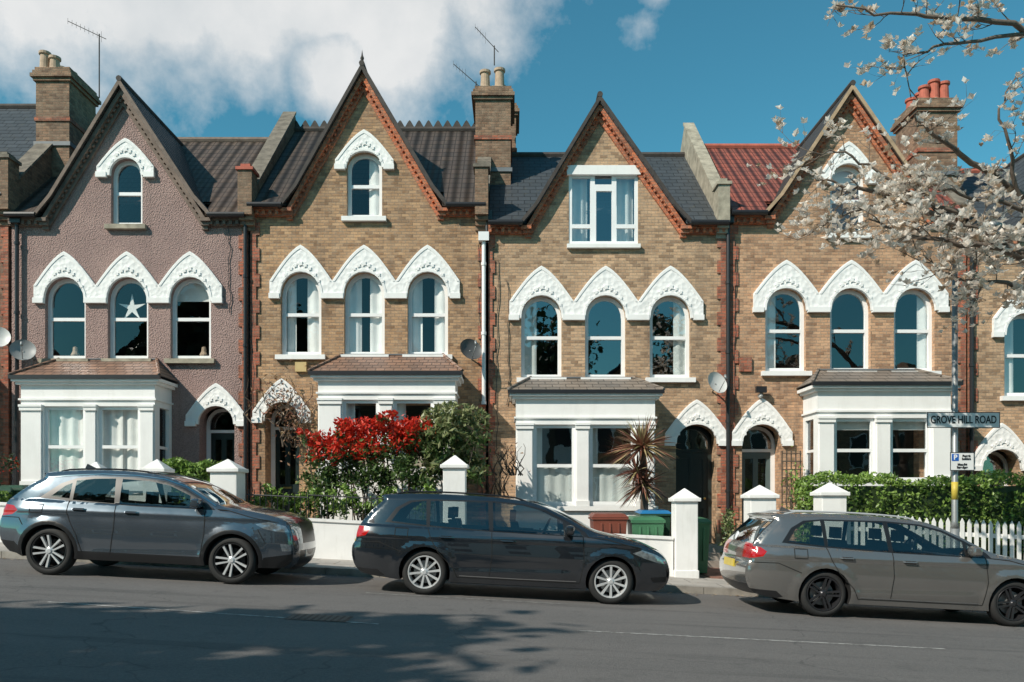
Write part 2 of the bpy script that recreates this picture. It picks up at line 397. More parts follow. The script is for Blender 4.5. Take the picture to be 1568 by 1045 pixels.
        trim.prism(pw([(wx0-4,wy0-1),(wx1+4,wy0-1),(wx1+3,wy0+13),(wx0-3,wy0+13)]),DF-.08,DF+.02,M['white'])
        sill.prism(pw([(wx0-3,wy1-1),(wx1+3,wy1-1),(wx1+3,wy1+5),(wx0-3,wy1+5)]),DF-.1,DF+.1,M['white'])
        curtain(cur,PX(wx0+5),PX(wx0+30),PZ(wy1),PZ(wy0),DF+.25,M['curtain']); curtain(cur,PX(wx1-32),PX(wx1-5),PZ(wy1),PZ(wy0),DF+.25,M['curtain'])
    hood(trim,[dr['c']],dr['lo'],dr['hi'],dr['apex'],dr['valley'],dr['bot'],dr['ow'],dr['atop'])
    c,ow=dr['c'],dr['ow']; X=PX(c); w=ow*.01512; zt=PZ(dr['bot']); dep=DF+.45
    dm=M[dr['mat']]
    fr.prism(pw(opening(c,ow,dr['bot'],dr['atop'],fy)),dep,dep+.08,M[dr.get('fmat','frame')],[pw([(c-ow+5,dr['bot']+6),(c-ow+5,dr['bot']-1)]+archpts(c,ow-5,dr['bot']-2,dr['atop']+5)[1:-1]+[(c+ow-5,dr['bot']-1),(c+ow-5,dr['bot']+6)]),[(X-w+.1,floor+.03),(X-w+.1,zt-.16),(X+w-.1,zt-.16),(X+w-.1,floor+.03)]])
    gl.box(X-w+.05,X+w-.05,dep+.03,dep+.034,zt-.1,PZ(dr['atop']+4),M['glass'])
    a,bb=X-w+.103,X+w-.103; zt2=zt-.163
    pan=[[(a+.1,floor+1.0),(a+.1,zt2-.15),(X-.06,zt2-.15),(X-.06,floor+1.0)],[(X+.06,floor+1.0),(X+.06,zt2-.15),(bb-.1,zt2-.15),(bb-.1,floor+1.0)],
         [(a+.1,floor+.2),(a+.1,floor+.8),(X-.06,floor+.8),(X-.06,floor+.2)],[(X+.06,floor+.2),(X+.06,floor+.8),(bb-.1,floor+.8),(bb-.1,floor+.2)]]
    fr.prism([(a,floor+.02),(a,zt2),(bb,zt2),(bb,floor+.02)],dep+.02,dep+.07,dm,pan)
    for i,q in enumerate(pan):
        if i<2 and dr.get('glazed',True): gl.prism(q,dep+.045,dep+.049,M['glass'],back=False)
        else: fr.prism(q,dep+.04,dep+.06,dm)
    fr.lathe([(0,-.05),(.03,-.045),(.03,-.02),(.012,0)],(bb-.07,dep+.02,floor+1.05),'y',M['gold'],10)
    fr.box(X-.1,X+.1,dep+.012,dep+.02,floor+.9,floor+.94,M['gold'])
    wall.box(X-w-.02,X-w-.003,DF+.262,dep+.1,floor,PZ(dr['atop']),W); wall.box(X+w+.003,X+w+.02,DF+.262,dep+.1,floor,PZ(dr['atop']),W)
    g0=G(X)+.13; k=3
    for i in range(k):
        sill.box(X-w-.15+.003*i,X+w+.15-.003*i,DF-.3*(k-i)-.02,DF+.2*(i==k-1)-.001,g0-.3,g0+(floor-g0)*(i+1)/k-.012,M['step'])
    # ---- bay
    zc0=PZ(b['c0'],DB); zh=PZ(b['head'],DB); zs=PZ(b['sill'],DB); cw=M['white']
    bay=MB()
    w1,w2=[(PX(q[0],DB),PX(q[1],DB)) for q in b['win']]
    bo=[(bX0,base),(bX0,zc0-.06),(bX1,zc0-.06),(bX1,base)]
    bay.prism(bo,DB,DB+.16,cw,[[(a,zs),(a,zh),(b_,zh),(b_,zs)] for a,b_ in (w1,w2)])
    for sx,sg in ((bX0,1),(bX1,-1)):
        xa,xb=(sx,sx+.14) if sg>0 else (sx-.14,sx)
        bay.box(xa,xb,DB+.161,DF-.002,base,zs,cw); bay.box(xa,xb,DB+.161,DF-.002,zh,zc0-.06,cw)
        bay.box(xa,xb,DB+.161,DB+.25,zs,zh,cw); bay.box(xa,xb,DF-.14,DF-.002,zs,zh,cw)
        gl.box(xa+.06,xa+.064,DB+.25,DF-.14,zs,zh,M['glass'])
        bay.box(xa+.03,xa+.1,DB+.25,DF-.14,(zs+zh)/2-.03,(zs+zh)/2+.03,M['frame'])
    bay.box(bX0-.04,bX1+.04,DB-.04,DF-.003,zh+.13,zh+.17,cw)
    bay.box(bX0-.08,bX1+.08,DB-.08,DF-.003,zc0-.16,zc0-.1,cw)
    bay.box(bX0-.14,bX1+.14,DB-.14,DF-.003,zc0-.1,zc0-.03,cw)
    bay.box(bX0-.18,bX1+.18,DB-.18,DB-.11,zc0-.05,zc0+.03,M['black'])
    bay.box(bX0-.06,bX1+.06,DB-.08,DF-.004,zs-.1,zs,cw)
    posts=[(bX0,w1[0]),(w1[1],w2[0]),(w2[1],bX1)]
    for a,b_ in posts:
        bay.box(a+.03,b_-.03,DB-.04,DB-.001,zs+.001,zh+.0,cw)
        bay.box(a+.0,b_-.0,DB-.075,DB-.001,zh-.10,zh-.02,cw); bay.box(a-.01,b_+.01,DB-.095,DB-.001,zh-.02,zh+.03,cw)
        bay.box(a+.01,b_-.01,DB-.07,DB-.001,zs+.002,zs+.12,cw)
    for a,b_ in (w1,w2):
        ax,bx=784+a*FP/DB,784+b_*FP/DB
        sash(fr,gl,[(ax,b['sill']),(ax,b['head']),(bx,b['head']),(bx,b['sill'])],(b['sill']+b['head'])/2,b['sill'],ax,bx,.06,5,d=DB)
    ck=b.get('cur','n')
    for a,b_ in (w1,w2):
        if ck=='full':
            curtain(cur,a+.02,a+(b_-a)*.52,zs,zh,DB+.2,M['curtain'],.02); curtain(cur,a+(b_-a)*.5,b_-.02,zs,zh,DB+.21,M['curtain'],.02)
        elif ck=='n': curtain(cur,a,b_,zs,zs+(zh-zs)*.48,DB+.2,M['curtain'],.015); curtain(cur,a,a+.2,zs,zh,DB+.25,M['curtain'])
        elif ck=='blind': cur.box(a,b_,DB+.2,DB+.21,zh-.25,zh,M['curtain'])
        elif ck=='side': curtain(cur,a,a+.25,zs,zh,DB+.22,M['curtain']); cur.box(a,b_,DB+.35,DB+.36,zs,zs+.35,M['curtain2'])
    zr=PZ(b['rtop']-5); o=.17
    A=(bX0-o,DB-o,zc0+.02);B=(bX1+o,DB-o,zc0+.02);C=(bX1-.35,DF-.004,zr);D=(bX0+.35,DF-.004,zr);E=(bX0-o,DF-.004,zc0+.02);F=(bX1+o,DF-.004,zc0+.02)
    bm_=M[b['rmat']]
    bay.poly([A,B,C,D],bm_);bay.poly([A,D,E],bm_);bay.poly([B,F,C],bm_);bay.poly([A,E,F,B],M['black'])
    for q in ((A,D),(B,C)): bay.tube([Vector(q[0])+Vector((0,0,.02)),Vector(q[1])+Vector((0,0,.02))],.035,bm_,6)
    bay.tube([Vector(D)+Vector((0,-.02,.01)),Vector(C)+Vector((0,-.02,.01))],.02,M['lead'],6)
    # ---- gable roof
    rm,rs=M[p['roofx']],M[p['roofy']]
    def chev(off_in,off_out,flare=0.):
        a=P(ga,gy); l=P(gl_,ev); r=P(gr,ev)
        def side(q,s):
            dx,dz=a[0]-q[0],a[1]-q[1]; ln=math.hypot(dx,dz); nx,nz=-dz/ln*s,dx/ln*s
            return nx,nz,dx/ln,dz/ln
        nlx,nlz,tlx,tlz=side(l,1); nrx,nrz,trx,trz=side(r,-1)
        def line(off):
            k=off/abs(nlz); k2=off/abs(nrz)
            ap=(a[0],a[1]+(k+k2)/2)
            ex=-.14
            L0=(l[0]+nlx*off+tlx*ex,l[1]+nlz*off+tlz*ex); R0=(r[0]+nrx*off+trx*ex,r[1]+nrz*off+trz*ex)
            if flare:
                Lm=(L0[0]+tlx*.6,L0[1]+tlz*.6); Rm=(R0[0]+trx*.6,R0[1]+trz*.6)
                return [(L0[0]-flare,L0[1]+flare*.3),Lm,ap,Rm,(R0[0]+flare,R0[1]+flare*.3)]
            return [L0,ap,R0]
        return line(off_out)+list(reversed(line(off_in)))
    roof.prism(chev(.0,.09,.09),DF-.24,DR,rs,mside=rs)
    roof.prism(chev(.01,.085,.09),DF-.265,DF-.241,M[p['verge']])
    roof.prism(chev(-.20,-.003),DF-.06,DF-.002,M[p['band']])
    roof.prism(chev(-.09,-.004),DF-.17,DF-.061,M[p['band']])
    a=Vector(P(ga,gy))
    for q in (P(gl_,ev),P(gr,ev)):
        q=Vector(q); n=int((a-q).length/.135); tdir=(a-q).normalized(); nrm=Vector((-tdir.y,tdir.x)); 
        if nrm.y>0: nrm=-nrm
        for i in range(n):
            s0=q+tdir*(i*.135+.04)+nrm*.091; pts=[s0,s0+tdir*.065,s0+tdir*.065+nrm*.045,s0+nrm*.045]
            roof.prism([(v.x,v.y) for v in pts],DF-.12,DF-.061,M[p['band']])
        s=1 if q.x<a.x else -1
        for j in range(3): roof.box(min(q.x-.16*s+j*.05*s,q.x+.08*s),max(q.x-.16*s+j*.05*s,q.x+.08*s),DF-.2+j*.06,DF-.0015,q.y-.06-.08*(j+1),q.y-.06-.08*j-.002,M[p['band']])
    zr_=a.y+.16
    roof.tube([(a.x,DF-.27,zr_),(a.x,DR,zr_)],.065,M['vdark'],8)
    if p.get('finial'): roof.lathe([(.05,0),(.03,.08),(.045,.14),(.02,.2),(0,.34)],(a.x,DF-.2,zr_),'z',M['vdark'],8)
    # ---- main roof
    rz=PZ(p['ridge'],DR)
    def rp(x,t,dz=0.): return (x,DF-.22+(DR-DF+.22)*t,ez+.02+(rz-ez-.02)*t+dz)
    tt=.5/(DR-DF+.22)
    for dz in (0,-.05):
        for xa,xb,t0 in ((X0,PX(gl_)-.03,0),(PX(gl_)-.03,PX(gr)+.03,tt),(PX(gr)+.03,X1,0)):
            roof.poly([rp(xa,t0,dz),rp(xb,t0,dz),rp(xb,1,dz),rp(xa,1,dz)],rm)
    roof.poly([(X0,DR,rz),(X1,DR,rz),(X1,26.2,ez),(X0,26.2,ez)],rm)
    roof.tube([(X0,DR,rz+.02),(X1,DR,rz+.02)],.09,M[p.get('ridgem','vdark')],8)
    if p.get('crest'):
        x=X0
        while x<X1: roof.prism([(x,rz+.1),(x+.08,rz+.24),(x+.12,rz+.28),(x+.16,rz+.24),(x+.24,rz+.1)],DR-.02,DR+.02,M['vdark']); x+=.26
    for xa,xb in ((x0,gl_-8),(gr+8,x1)):
        if xb-xa<6: continue
        roof.box(PX(xa),PX(xb),DF-.09,DF-.002,ez-.22,ez-.11,M[p['band']]); roof.box(PX(xa),PX(xb),DF-.16,DF-.002,ez-.11,ez-.02,M[p['band']])
        xx=PX(xa)
        while xx<PX(xb)-.08: roof.box(xx,xx+.07,DF-.15,DF-.091,ez-.2,ez-.112,M[p['band']]); xx+=.15
        roof.tube([(PX(xa),DF-.26,ez-.02),(PX(xb),DF-.26,ez-.02)],.06,M['black'],8)
    wall.obj('walls',e); trim.obj('arch_hoods',e); fr.obj('window_frames_and_door',e); gl.obj('window_glass',e,recalc=False); cur.obj('curtains',e); roof.obj('roof',e); sill.obj('sills_and_steps',e); bay.obj('bay_window',e)
    return e
def parapet(e,xpx,ev,ridge,w=.32,mat='chim',cap='dstone',stub=(None,None),h=.22):
    X=PX(xpx); ez=PZ(ev); rz=PZ(ridge,DR); mb=MB()
    mb.prismx([(DF-.1,ez-.3),(DF-.1,ez+h),(DR,rz+h),(26,ez+h),(26,ez-.3)],X-w/2,X+w/2,M[mat])
    o=.04; n=7
    for i in range(n):
        y0=DF+.1+(DR-DF-.1)*i/n; y1=DF+.1+(DR-DF-.1)*(i+1)/n-.015
        z0=ez+h+.02+(rz-ez)*(y0-DF+.1)/(DR-DF+.1); z1=ez+h+.02+(rz-ez)*(y1-DF+.1)/(DR-DF+.1)
        mb.prismx([(y0,z0),(y0,z0+.07),(y1,z1+.07),(y1,z1)],X-w/2-o,X+w/2+o,M[cap])
    if stub[0]:
        zt=PZ(stub[0]); 
        mb.box(X-w/2-.02,X+w/2+.02,DF-.3,DF+.12,ez-.25,zt,M[mat]); mb.box(X-w/2-.06,X+w/2+.06,DF-.34,DF+.16,zt,zt+.07,M[stub[1]])
        mb.box(X-w/2+.03,X+w/2-.03,DF-.25,DF+.07,zt+.07,zt+.16,M[stub[1]])
        for j in range(3): mb.box(X-w/2-.02,X+w/2+.02,DF-.3+.08*(j+1),DF-.002,ez-.25-.1*(j+1),ez-.252-.1*j,M[mat])
    mb.obj('party_parapet',e)
def chimney(e,xa,xb,ytop,ybot,d0,d1,pots,potm='terra',name='chimney_stack'):
    mb=MB(); X0,X1=PX(xa,d0),PX(xb,d0); zt=PZ(ytop,d0); zb=PZ(ybot,d0)-1.5; c=M['chim']
    mb.box(X0,X1,d0,d1,zb,zt-.35,c)
    for k,(o,h) in enumerate(((.05,.08),(.1,.09),(.06,.09),(.02,.09))):
        z=zt-.35+sum((.08,.09,.09,.09)[:k]); mb.box(X0-o,X1+o,d0-o,d1+o,z+.001,z+h,c)
    zz=zt-1.35
    mb.box(X0-.03,X1+.03,d0-.03,d1+.03,zz,zz+.1,M['red']); 
    mb.box(X0-.04,X1+.04,d0-.04,d1+.04,zb+1.2,zb+1.3,M['lead'])
    k=0
    for px,h in pots:
        for dd in (d0+.25,d1-.3):
            X=PX(px,dd) if dd<d0+.3 else PX(px,d0+.25)
            r=.14 if k%2 else .125
            mb.lathe([(r+.03,0),(r+.02,.06),(r,.1),(r-.015,h-.08),(r+.02,h-.06),(r+.02,h),(r-.03,h),(r-.03,h-.2)],(X,dd,zt),'z',M[potm],14); k+=1
    mb.lathe([(.3,0),(.22,.08),(0,.1)],((X0+X1)/2,d0+.3,zt-.02),'z',M['stone'],8)
    mb.obj(name,e)
h1=dict(wall='b1',gm='lo',x0=18,x1=380,eave=333,gable=(72,190,139,316),trip=dict(cs=[100,196,292],lo=54,hi=341,apex=386,valley=438,bot=462,ow=31,atop=425,sill=551),
  gwin=('arch',194,43,213,256,270,24,243,346,150,237),gcur='',cur=['o','*','bo'],
  bay=dict(x0=32,x1=237,win=[(66,130),(149,214)],c0=578,head=622,sill=745,rtop=556,rmat='baytile',cur='full'),
  door=dict(c=332,ow=27,lo=286,hi=378,apex=587,valley=636,bot=650,atop=622,mat='door_dark'),quoin=[(366,380,'r')],
  roofx='tile1x',roofy='tile1y',verge='dent1',band='dent1',ridge=216,ridgem='dent1')
h2=dict(wall='b2',gm='lo',x0=384,x1=744,eave=318,gable=(444,557,116,676),trip=dict(cs=[461,558,655],lo=414,hi=704,apex=376,valley=431,bot=455,ow=31,atop=417,sill=545),
  gwin=('arch',558,43,200,246,258,27,233,334,514,603),gcur='r',cur=['lr','lr','lr'],
  bay=dict(x0=487,x1=697,win=[(524,580),(602,664)],c0=572,head=612,sill=722,rtop=549,rmat='baytile',cur='side'),
  door=dict(c=432,ow=26,lo=388,hi=476,apex=580,valley=630,bot=645,atop=616,mat='door_dark'),quoin=[(384,398,'l'),(732,744,'r')],
  roofx='tile2x',roofy='tile1y',verge='vdark',band='orange',ridge=200,crest=True,finial=True)
h3=dict(wall='b3',gm='hi',x0=748,x1=1112,eave=345,gable=(808,917,163,1046),trip=dict(cs=[829,927,1026],lo=780,hi=1076,apex=408,valley=462,bot=488,ow=31,atop=453,sill=580),
  gwin=('sq',871,977,256,376),gcur='',cur=['l','','r'],
  bay=dict(x0=790,x1=1003,win=[(817,881),(903,972)],c0=600,head=650,sill=775,rtop=584,rmat='bayslate',cur='n'),
  door=dict(c=1066,ow=31,lo=1018,hi=1114,apex=612,valley=664,bot=680,atop=650,mat='door_dark',glazed=False,fmat='door_dark'),quoin=[(748,758,'l'),(1098,1112,'r')],
  roofx='slx',roofy='sly',verge='vdark',band='orange',ridge=239)
h4=dict(wall='b4',gm='mid',x0=1116,x1=1478,eave=330,gable=(1178,1299,146,1426),trip=dict(cs=[1203,1302,1400],lo=1153,hi=1450,apex=399,valley=450,bot=476,ow=31,atop=442,sill=570),
  gwin=('arch',1298,43,218,266,280,27,252,360,1256,1341),gcur='b',cur=['l','','r'],
  bay=dict(x0=1252,x1=1456,win=[(1278,1340),(1364,1426)],c0=588,head=640,sill=738,rtop=572,rmat='bayslate',cur='blind'),
  door=dict(c=1166,ow=30,lo=1120,hi=1212,apex=610,valley=662,bot=680,atop=650,mat='door_grey'),quoin=[(1116,1130,'l'),(1466,1478,'r')],
  roofx='redx',roofy='tile1y',verge='vtan',band='orange',ridge=226,ridgem='redpot')
def shifted(h,dx,dy,**o):
    n=dict(h); n.update(x0=h['x0']+dx,x1=h['x1']+dx,eave=h['eave']+dy,ridge=h['ridge']+dy)
    g=h['gable']; n['gable']=(g[0]+dx,g[1]+dx,g[2]+dy,g[3]+dx)
    t=dict(h['trip']); t.update(cs=[c+dx for c in t['cs']],lo=t['lo']+dx,hi=t['hi']+dx)
    for k in ('apex','valley','bot','atop','sill'): t[k]+=dy
    n['trip']=t; g=h['gwin']
    n['gwin']=(g[0],g[1]+dx,g[2],g[3]+dy,g[4]+dy,g[5]+dy,g[6],g[7]+dy,g[8]+dy,g[9]+dx,g[10]+dx)
    b=dict(h['bay']); dxb=dx*DF/DB; b.update(x0=b['x0']+dxb,x1=b['x1']+dxb,win=[(q[0]+dxb,q[1]+dxb) for q in b['win']])
    for k in ('c0','head','sill','rtop'): b[k]+=dy
    n['bay']=b; d=dict(h['door']); 
    for k in ('c','lo','hi'): d[k]+=dx
    for k in ('apex','valley','bot','atop'): d[k]+=dy
    n['door']=d; n['quoin']=[(a+dx,b_+dx,s) for a,b_,s in h['quoin']]; n.update(o); return n
h0=shifted(h2,-730,-15,wall='b0',roofx='slx',roofy='sly',ridge=165,crest=False,finial=False)
h5=shifted(h4,366,38,wall='b3',roofx='slx',roofy='sly')
E0,E1,E2,E3,E4,E5=[house(h) for h in (h0,h1,h2,h3,h4,h5)]
parapet(E1,12,310,180,.34,stub=(250,'dstone'),h=.35); parapet(E2,381,318,195,.28,stub=(268,'redpot'),h=.35)
parapet(E3,738,318,212,.26,stub=(264,'dstone')); parapet(E4,1104,330,212,.22,mat='stone',cap='stone',stub=(290,'stone'),h=.35); parapet(E5,1482,340,225)
chimney(E1,55,106,103,205,20.4,21.7,[(69,.5),(84,.38)])
chimney(E3,728,782,132,245,20.6,22.0,[(743,.5),(765,.55)])
chimney(E3,752,790,158,235,22.6,23.8,[(770,.3)])
chimney(E4,1406,1466,150,250,20.4,21.6,[(1415,.4),(1430,.55),(1445,.5)],'redpot')
def pipe(e,x,ya,yb,m,off=.1,r=.045,name='drainpipe'):
    mb=MB(); X=PX(x); mb.tube([(X,DF-off,PZ(ya)),(X,DF-off,PZ(yb))],r,M[m],8)
    z=PZ(yb)
    while z<PZ(ya): mb.tube([(X,DF-off,z),(X,DF-off,z+.07)],r+.015,M[m],8); z+=1.6
    mb.box(X-.12,X+.12,DF-off-.1,DF-.002,PZ(ya),PZ(ya)+.2,M[m]); mb.obj(name,e)
pipe(E1,30,345,800,'black'); pipe(E2,378,330,850,'black'); pipe(E3,741,372,620,'frame'); pipe(E3,746,340,372,'black'); pipe(E4,1113,345,860,'black'); pipe(E5,1484,350,880,'black')
def dish(e,x,y,m,r=.26):
    mb=MB(); X,Z=P(x,y,DF-.45); c=Vector((X,DF-.45,Z)); prof=[(0,.07),(r*.4,.06),(r*.75,.03),(r,-.01),(r*1.02,-.015)]
    mb.lathe(prof,(0,0,0),'y',m,20)
    rot=Matrix.Rotation(.45,4,'Z')@Matrix.Rotation(-.35,4,'X')
    mb.v=[tuple(rot@Vector(v)+c) for v in mb.v]
    mb.tube([c+rot@Vector((0,.06,0)),c+Vector((.02,.3,-.1)),(X,DF,Z-.15)],.018,M['grey'],6)
    mb.tube([c+rot@Vector((0,.04,-r*.9)),c+rot@Vector((0,-.3,-.05))],.01,M['grey'],5)
    mb.tube([c+rot@Vector((0,-.3,-.06)),c+rot@Vector((0,-.3,.04))],.03,M['grey'],6); mb.obj('satellite_dish',e,True)
dgrey=plain('grey_dish',(.25,.26,.26),.5); dwhite=plain('white_dish',(.55,.55,.53),.5)
dish(E1,35,536,dgrey); dish(E2,721,535,plain('dark_dish',(.09,.09,.09),.5)); dish(E4,1098,586,dwhite); dish(E0,-4,516,dwhite)
mb=MB(); X,Z=P(462,562); mb.box(X-.13,X+.13,DF-.1,DF-.001,Z-.12,Z+.1,plain('alarm_yellow',(.55,.40,.18),.5)); mb.obj('alarm_box',E2)
mb=MB(); X,Z=P(1141,558); mb.box(X-.14,X+.14,DF-.06,DF-.001,Z-.17,Z+.16,M['red']); mb.obj('air_brick',E4)
mb=MB(); X,Z=P(1162,598); mb.box(X-.12,X+.12,DF-.22,DF-.12,Z-.07,Z+.07,M['black']); mb.tube([(X,DF-.12,Z),(X,DF,Z)],.03,M['black']); mb.lathe([(.0,-.03),(.05,0),(.05,.1)],(X,DF-.16,Z-.14),'y',dwhite,10); mb.obj('flood_light',E4)
mb=MB()
for x,ya,yb in ((778,430,620),(762,400,690),(735,350,545),(388,450,640),(1126,380,640),(352,340,480)):
    pts=[];n=14
    for i in range(n+1):
        y=ya+(yb-ya)*i/n; X,Z=P(x+U(-2.5,2.5),y); pts.append((X,DF-.03,Z))
    mb.tube(pts,.009,M['black'],4)
mb.obj('service_cables',E3)
def aerial(e,px,py,yt,d,ang=0.,n=9,name='tv_aerial'):
    mb=MB(); X=PX(px,d); z0=PZ(py,d); z1=PZ(yt,d); mb.tube([(X,d,z0),(X,d,z1)],.016,M['vdark'],5)
    dv=Vector((math.cos(ang),0.15,-math.sin(ang)*.6)); c=Vector((X,d,z1-.05)); mb.tube([c-dv*.9,c+dv*.2],.010,M['vdark'],4)
    for i in range(n):
        q=c-dv*(.9-i*.12); h=.08 if i<n-1 else .14; mb.tube([q-Vector((0,0,h)),q+Vector((0,0,h))],.004,M['vdark'],4)
    mb.obj(name,e)
aerial(E1,152,150,52,21.2,.6); aerial(E3,757,100,70,21,1.,5); aerial(E3,729,150,125,20.6,.9,5)
# ------------------------------------------------------------ ground, road, pavement
def asphalt():
    m,nt,b,o=newmat('asphalt'); g=geo(nt).outputs['Position']
    f=rng(nt,noise(nt,1.2,5,scaled(nt,g,(.18,.9,1))),.35,.7)
    c=mixc(nt,f,(.132,.122,.118),(.098,.092,.090))
    f=rng(nt,noise(nt,38,4,g,.7),.35,.7); c=mixc(nt,math_(nt,'MULTIPLY',f,.55),c,(.21,.20,.19))
    f=rng(nt,noise(nt,3,6,g,.7),.55,.7); c=mixc(nt,math_(nt,'MULTIPLY',f,.4),c,(.06,.058,.057))
    f=rng(nt,noise(nt,1,5,scaled(nt,g,(.12,2.2,1)),.6),.56,.66); c=mixc(nt,math_(nt,'MULTIPLY',f,.35),c,(.05,.048,.048))
    v=N(nt,'ShaderNodeTexVoronoi',feature='DISTANCE_TO_EDGE'); v.inputs['Scale'].default_value=.22
    wv=N(nt,'ShaderNodeVectorMath',operation='ADD'); L(nt,g,wv.inputs[0]); nn=N(nt,'ShaderNodeTexNoise'); nn.inputs['Scale'].default_value=1.6; L(nt,g,nn.inputs['Vector']); L(nt,nn.outputs[1],wv.inputs[1]); L(nt,wv.outputs[0],v.inputs['Vector'])
    c=mixc(nt,rng(nt,v.outputs['Distance'],.004,.0,0,.5),c,(.04,.04,.04))
    L(nt,c,b.inputs['Base Color']); b.inputs['Roughness'].default_value=.85
    bump(nt,b,noise(nt,70,4,g,.7),.8,.014); return m
def paving():
    m,nt,b,o=newmat('paving_slabs'); g=geo(nt).outputs['Position']
    t=N(nt,'ShaderNodeTexBrick'); L(nt,g,t.inputs['Vector'])
    for k,val in (('Scale',1),('Brick Width',.9),('Row Height',.6),('Mortar Size',.01)): t.inputs[k].default_value=val
    t.inputs['Color1'].default_value=(.42,.38,.34,1); t.inputs['Color2'].default_value=(.34,.31,.28,1); t.inputs['Mortar'].default_value=(.1,.09,.08,1)
    f=rng(nt,noise(nt,2,5,g),.4,.75); c=mixc(nt,math_(nt,'MULTIPLY',f,.4),t.outputs[0],(.15,.14,.13))
    L(nt,c,b.inputs['Base Color']); b.inputs['Roughness'].default_value=.85; return m
earth=plain('earth',(.07,.055,.04),.95,ns=1,na=.4,bs=8,bd=.05)
mb=MB(); mb.poly([(-250,-200,G(-250)-.05),(250,-200,G(250)-.05),(250,300,G(250)-.05),(-250,300,G(-250)-.05)],earth); mb.obj('ground')
mb=MB(); mb.sbox(-120,120,2.6,13.62,-.06,.0,asphalt()); mb.obj('road')
KM=plain('granite_kerb',(.27,.25,.22),.8,ns=4,na=.3,bs=40)
kerb=MB(); x=-40
while x<40:
    kerb.sbox(x,x+.89,13.6,13.75,-.05,.115,KM); kerb.sbox(x,x+.89,2.47,2.62,-.05,.115,KM); x+=.9
kerb.obj('kerb')
PM=paving()
mb=MB(); mb.sbox(-120,120,13.75,15.5,-.05,.112,PM); mb.sbox(-120,120,.2,2.47,-.05,.112,PM); mb.obj('pavement')
pt_=plain('garden_path_tiles',(.22,.11,.08),.8,na=.3,ns=6)
mb=MB(); mb.sbox(-60,60,15.5,DF-.001,-.04,.125,earth); 
for c in (332,432,1066,1166): mb.sbox(PX(c)-.5,PX(c)+.5,15.45,DF-.9,-.02,.14,pt_)
mb.obj('front_garden_ground')
mb=MB()
lit=leafmat('leaf_litter',(.20,.12,.06),(.45,.36,.26),.1,.7)
for i in range(900):
    x=U(-11,11); y=13.6-abs(random.gauss(0,.18)) if R()<.7 else U(13.8,15.3); z=G(x)+(.006 if y<13.6 else .118); s=U(.012,.03); a=U(0,6.28)
    mb.poly([(x+s*math.cos(a+k*1.57),y+s*math.sin(a+k*1.57),z+U(0,.008)) for k in range(4)],lit)
mb.obj('leaf_litter',recalc=False)
def worn():
    m,nt,b,o=newmat('worn_road_paint'); g=geo(nt).outputs['Position']
    f=rng(nt,noise(nt,9,6,g,.7),.42,.6); c=mixc(nt,f,(.42,.41,.39),(.15,.145,.14)); L(nt,c,b.inputs['Base Color']); b.inputs['Roughness'].default_value=.8; return m
WR=worn()
def road_px(x,y):
    d=EYE*FP/((y-765)-SL*(x-784)); return (x-784)*d/FP,d
mb=MB()
for a,b_ in (((73,922),(580,956)),((884,966),(1447,994)),((560,908),(860,925))):
    (xa,ya),(xb,yb)=road_px(*a),road_px(*b_); w=.028 if a[0]!=560 else .015
    mb.poly([(xa,ya-w,G(xa)+.004),(xb,yb-w,G(xb)+.004),(xb,yb+w,G(xb)+.004),(xa,ya+w,G(xa)+.004)],WR)
mb.obj('road_markings')
mb=MB(); xa,ya=road_px(447,945); xb,yb=road_px(535,945); ya,yb=8.75,9.2
xm=(xa+xb)/2; xa,xb=xm-.33,xm+.33
iron=plain('cast_iron',(.07,.065,.06),.6,.4)
mb.poly([(xa,ya,G(xa)+.004),(xb,ya,G(xb)+.004),(xb,yb,G(xb)+.004),(xa,yb,G(xa)+.004)],iron)
ir2=plain('worn_iron',(.22,.2,.18),.6,.2)
for i in range(9):
    for j in range(6):
        x=xa+.02+i*.071; y=ya+.02+j*.07; mb.poly([(x,y,G(x)+.008),(x+.04,y,G(x+.04)+.008),(x+.04,y+.04,G(x+.04)+.008),(x,y+.04,G(x)+.008)],ir2)
mb.obj('manhole_cover')
# ------------------------------------------------------------ garden walls, pillars, fence
DW=15.4
def gwall(xa,xb,h=.86,m='wall_white'):
    mb=MB(); X0,X1=PX(xa,DW),PX(xb,DW); mb.sbox(X0,X1,DW,DW+.22,.0,h-.05,M[m]); mb.sbox(X0,X1,DW-.03,DW+.25,h-.05,h,M[m]); mb.obj('garden_wall')
gwall(-500,128); gwall(158,222); gwall(250,322); gwall(466,677); gwall(716,1031)
def pillar(x,ytop,w):
    mb=MB(); X=PX(x,DW); zt=PZ(ytop,DW); g=G(X)-.05; w/=2; yc=DW+.11; m=M['wall_white']
    mb.box(X-w,X+w,yc-w,yc+w,g,zt-.26,m); mb.box(X-w-.05,X+w+.05,yc-w-.05,yc+w+.05,zt-.26,zt-.19,m)
    a=w+.03; b=[(X-a,yc-a,zt-.19),(X+a,yc-a,zt-.19),(X+a,yc+a,zt-.19),(X-a,yc+a,zt-.19),(X,yc,zt)]
    mb.raw(b,[(0,1,4),(1,2,4),(2,3,4),(3,0,4),(3,2,1,0)],m)
    mb.box(X-w-.02,X+w+.02,yc-w-.02,yc+w+.02,g,g+.3,m)
    o=mb.obj('gate_pillar'); bv=o.modifiers.new('b','BEVEL'); bv.width=.012; bv.segments=2
for x,yt,w in ((143,706,.38),(237,702,.38),(346,702,.5),(696,696,.42),(1050,747,.42),(1166,742,.48),(1274,738,.46)): pillar(x,yt,w)
mb=MB(); X=PX(378,DW)
while X<PX(470,DW):
    mb.tube([(X,DW+.1,G(X)+.1),(X,DW+.1,G(X)+1.35)],.009,M['black'],5); X+=.11
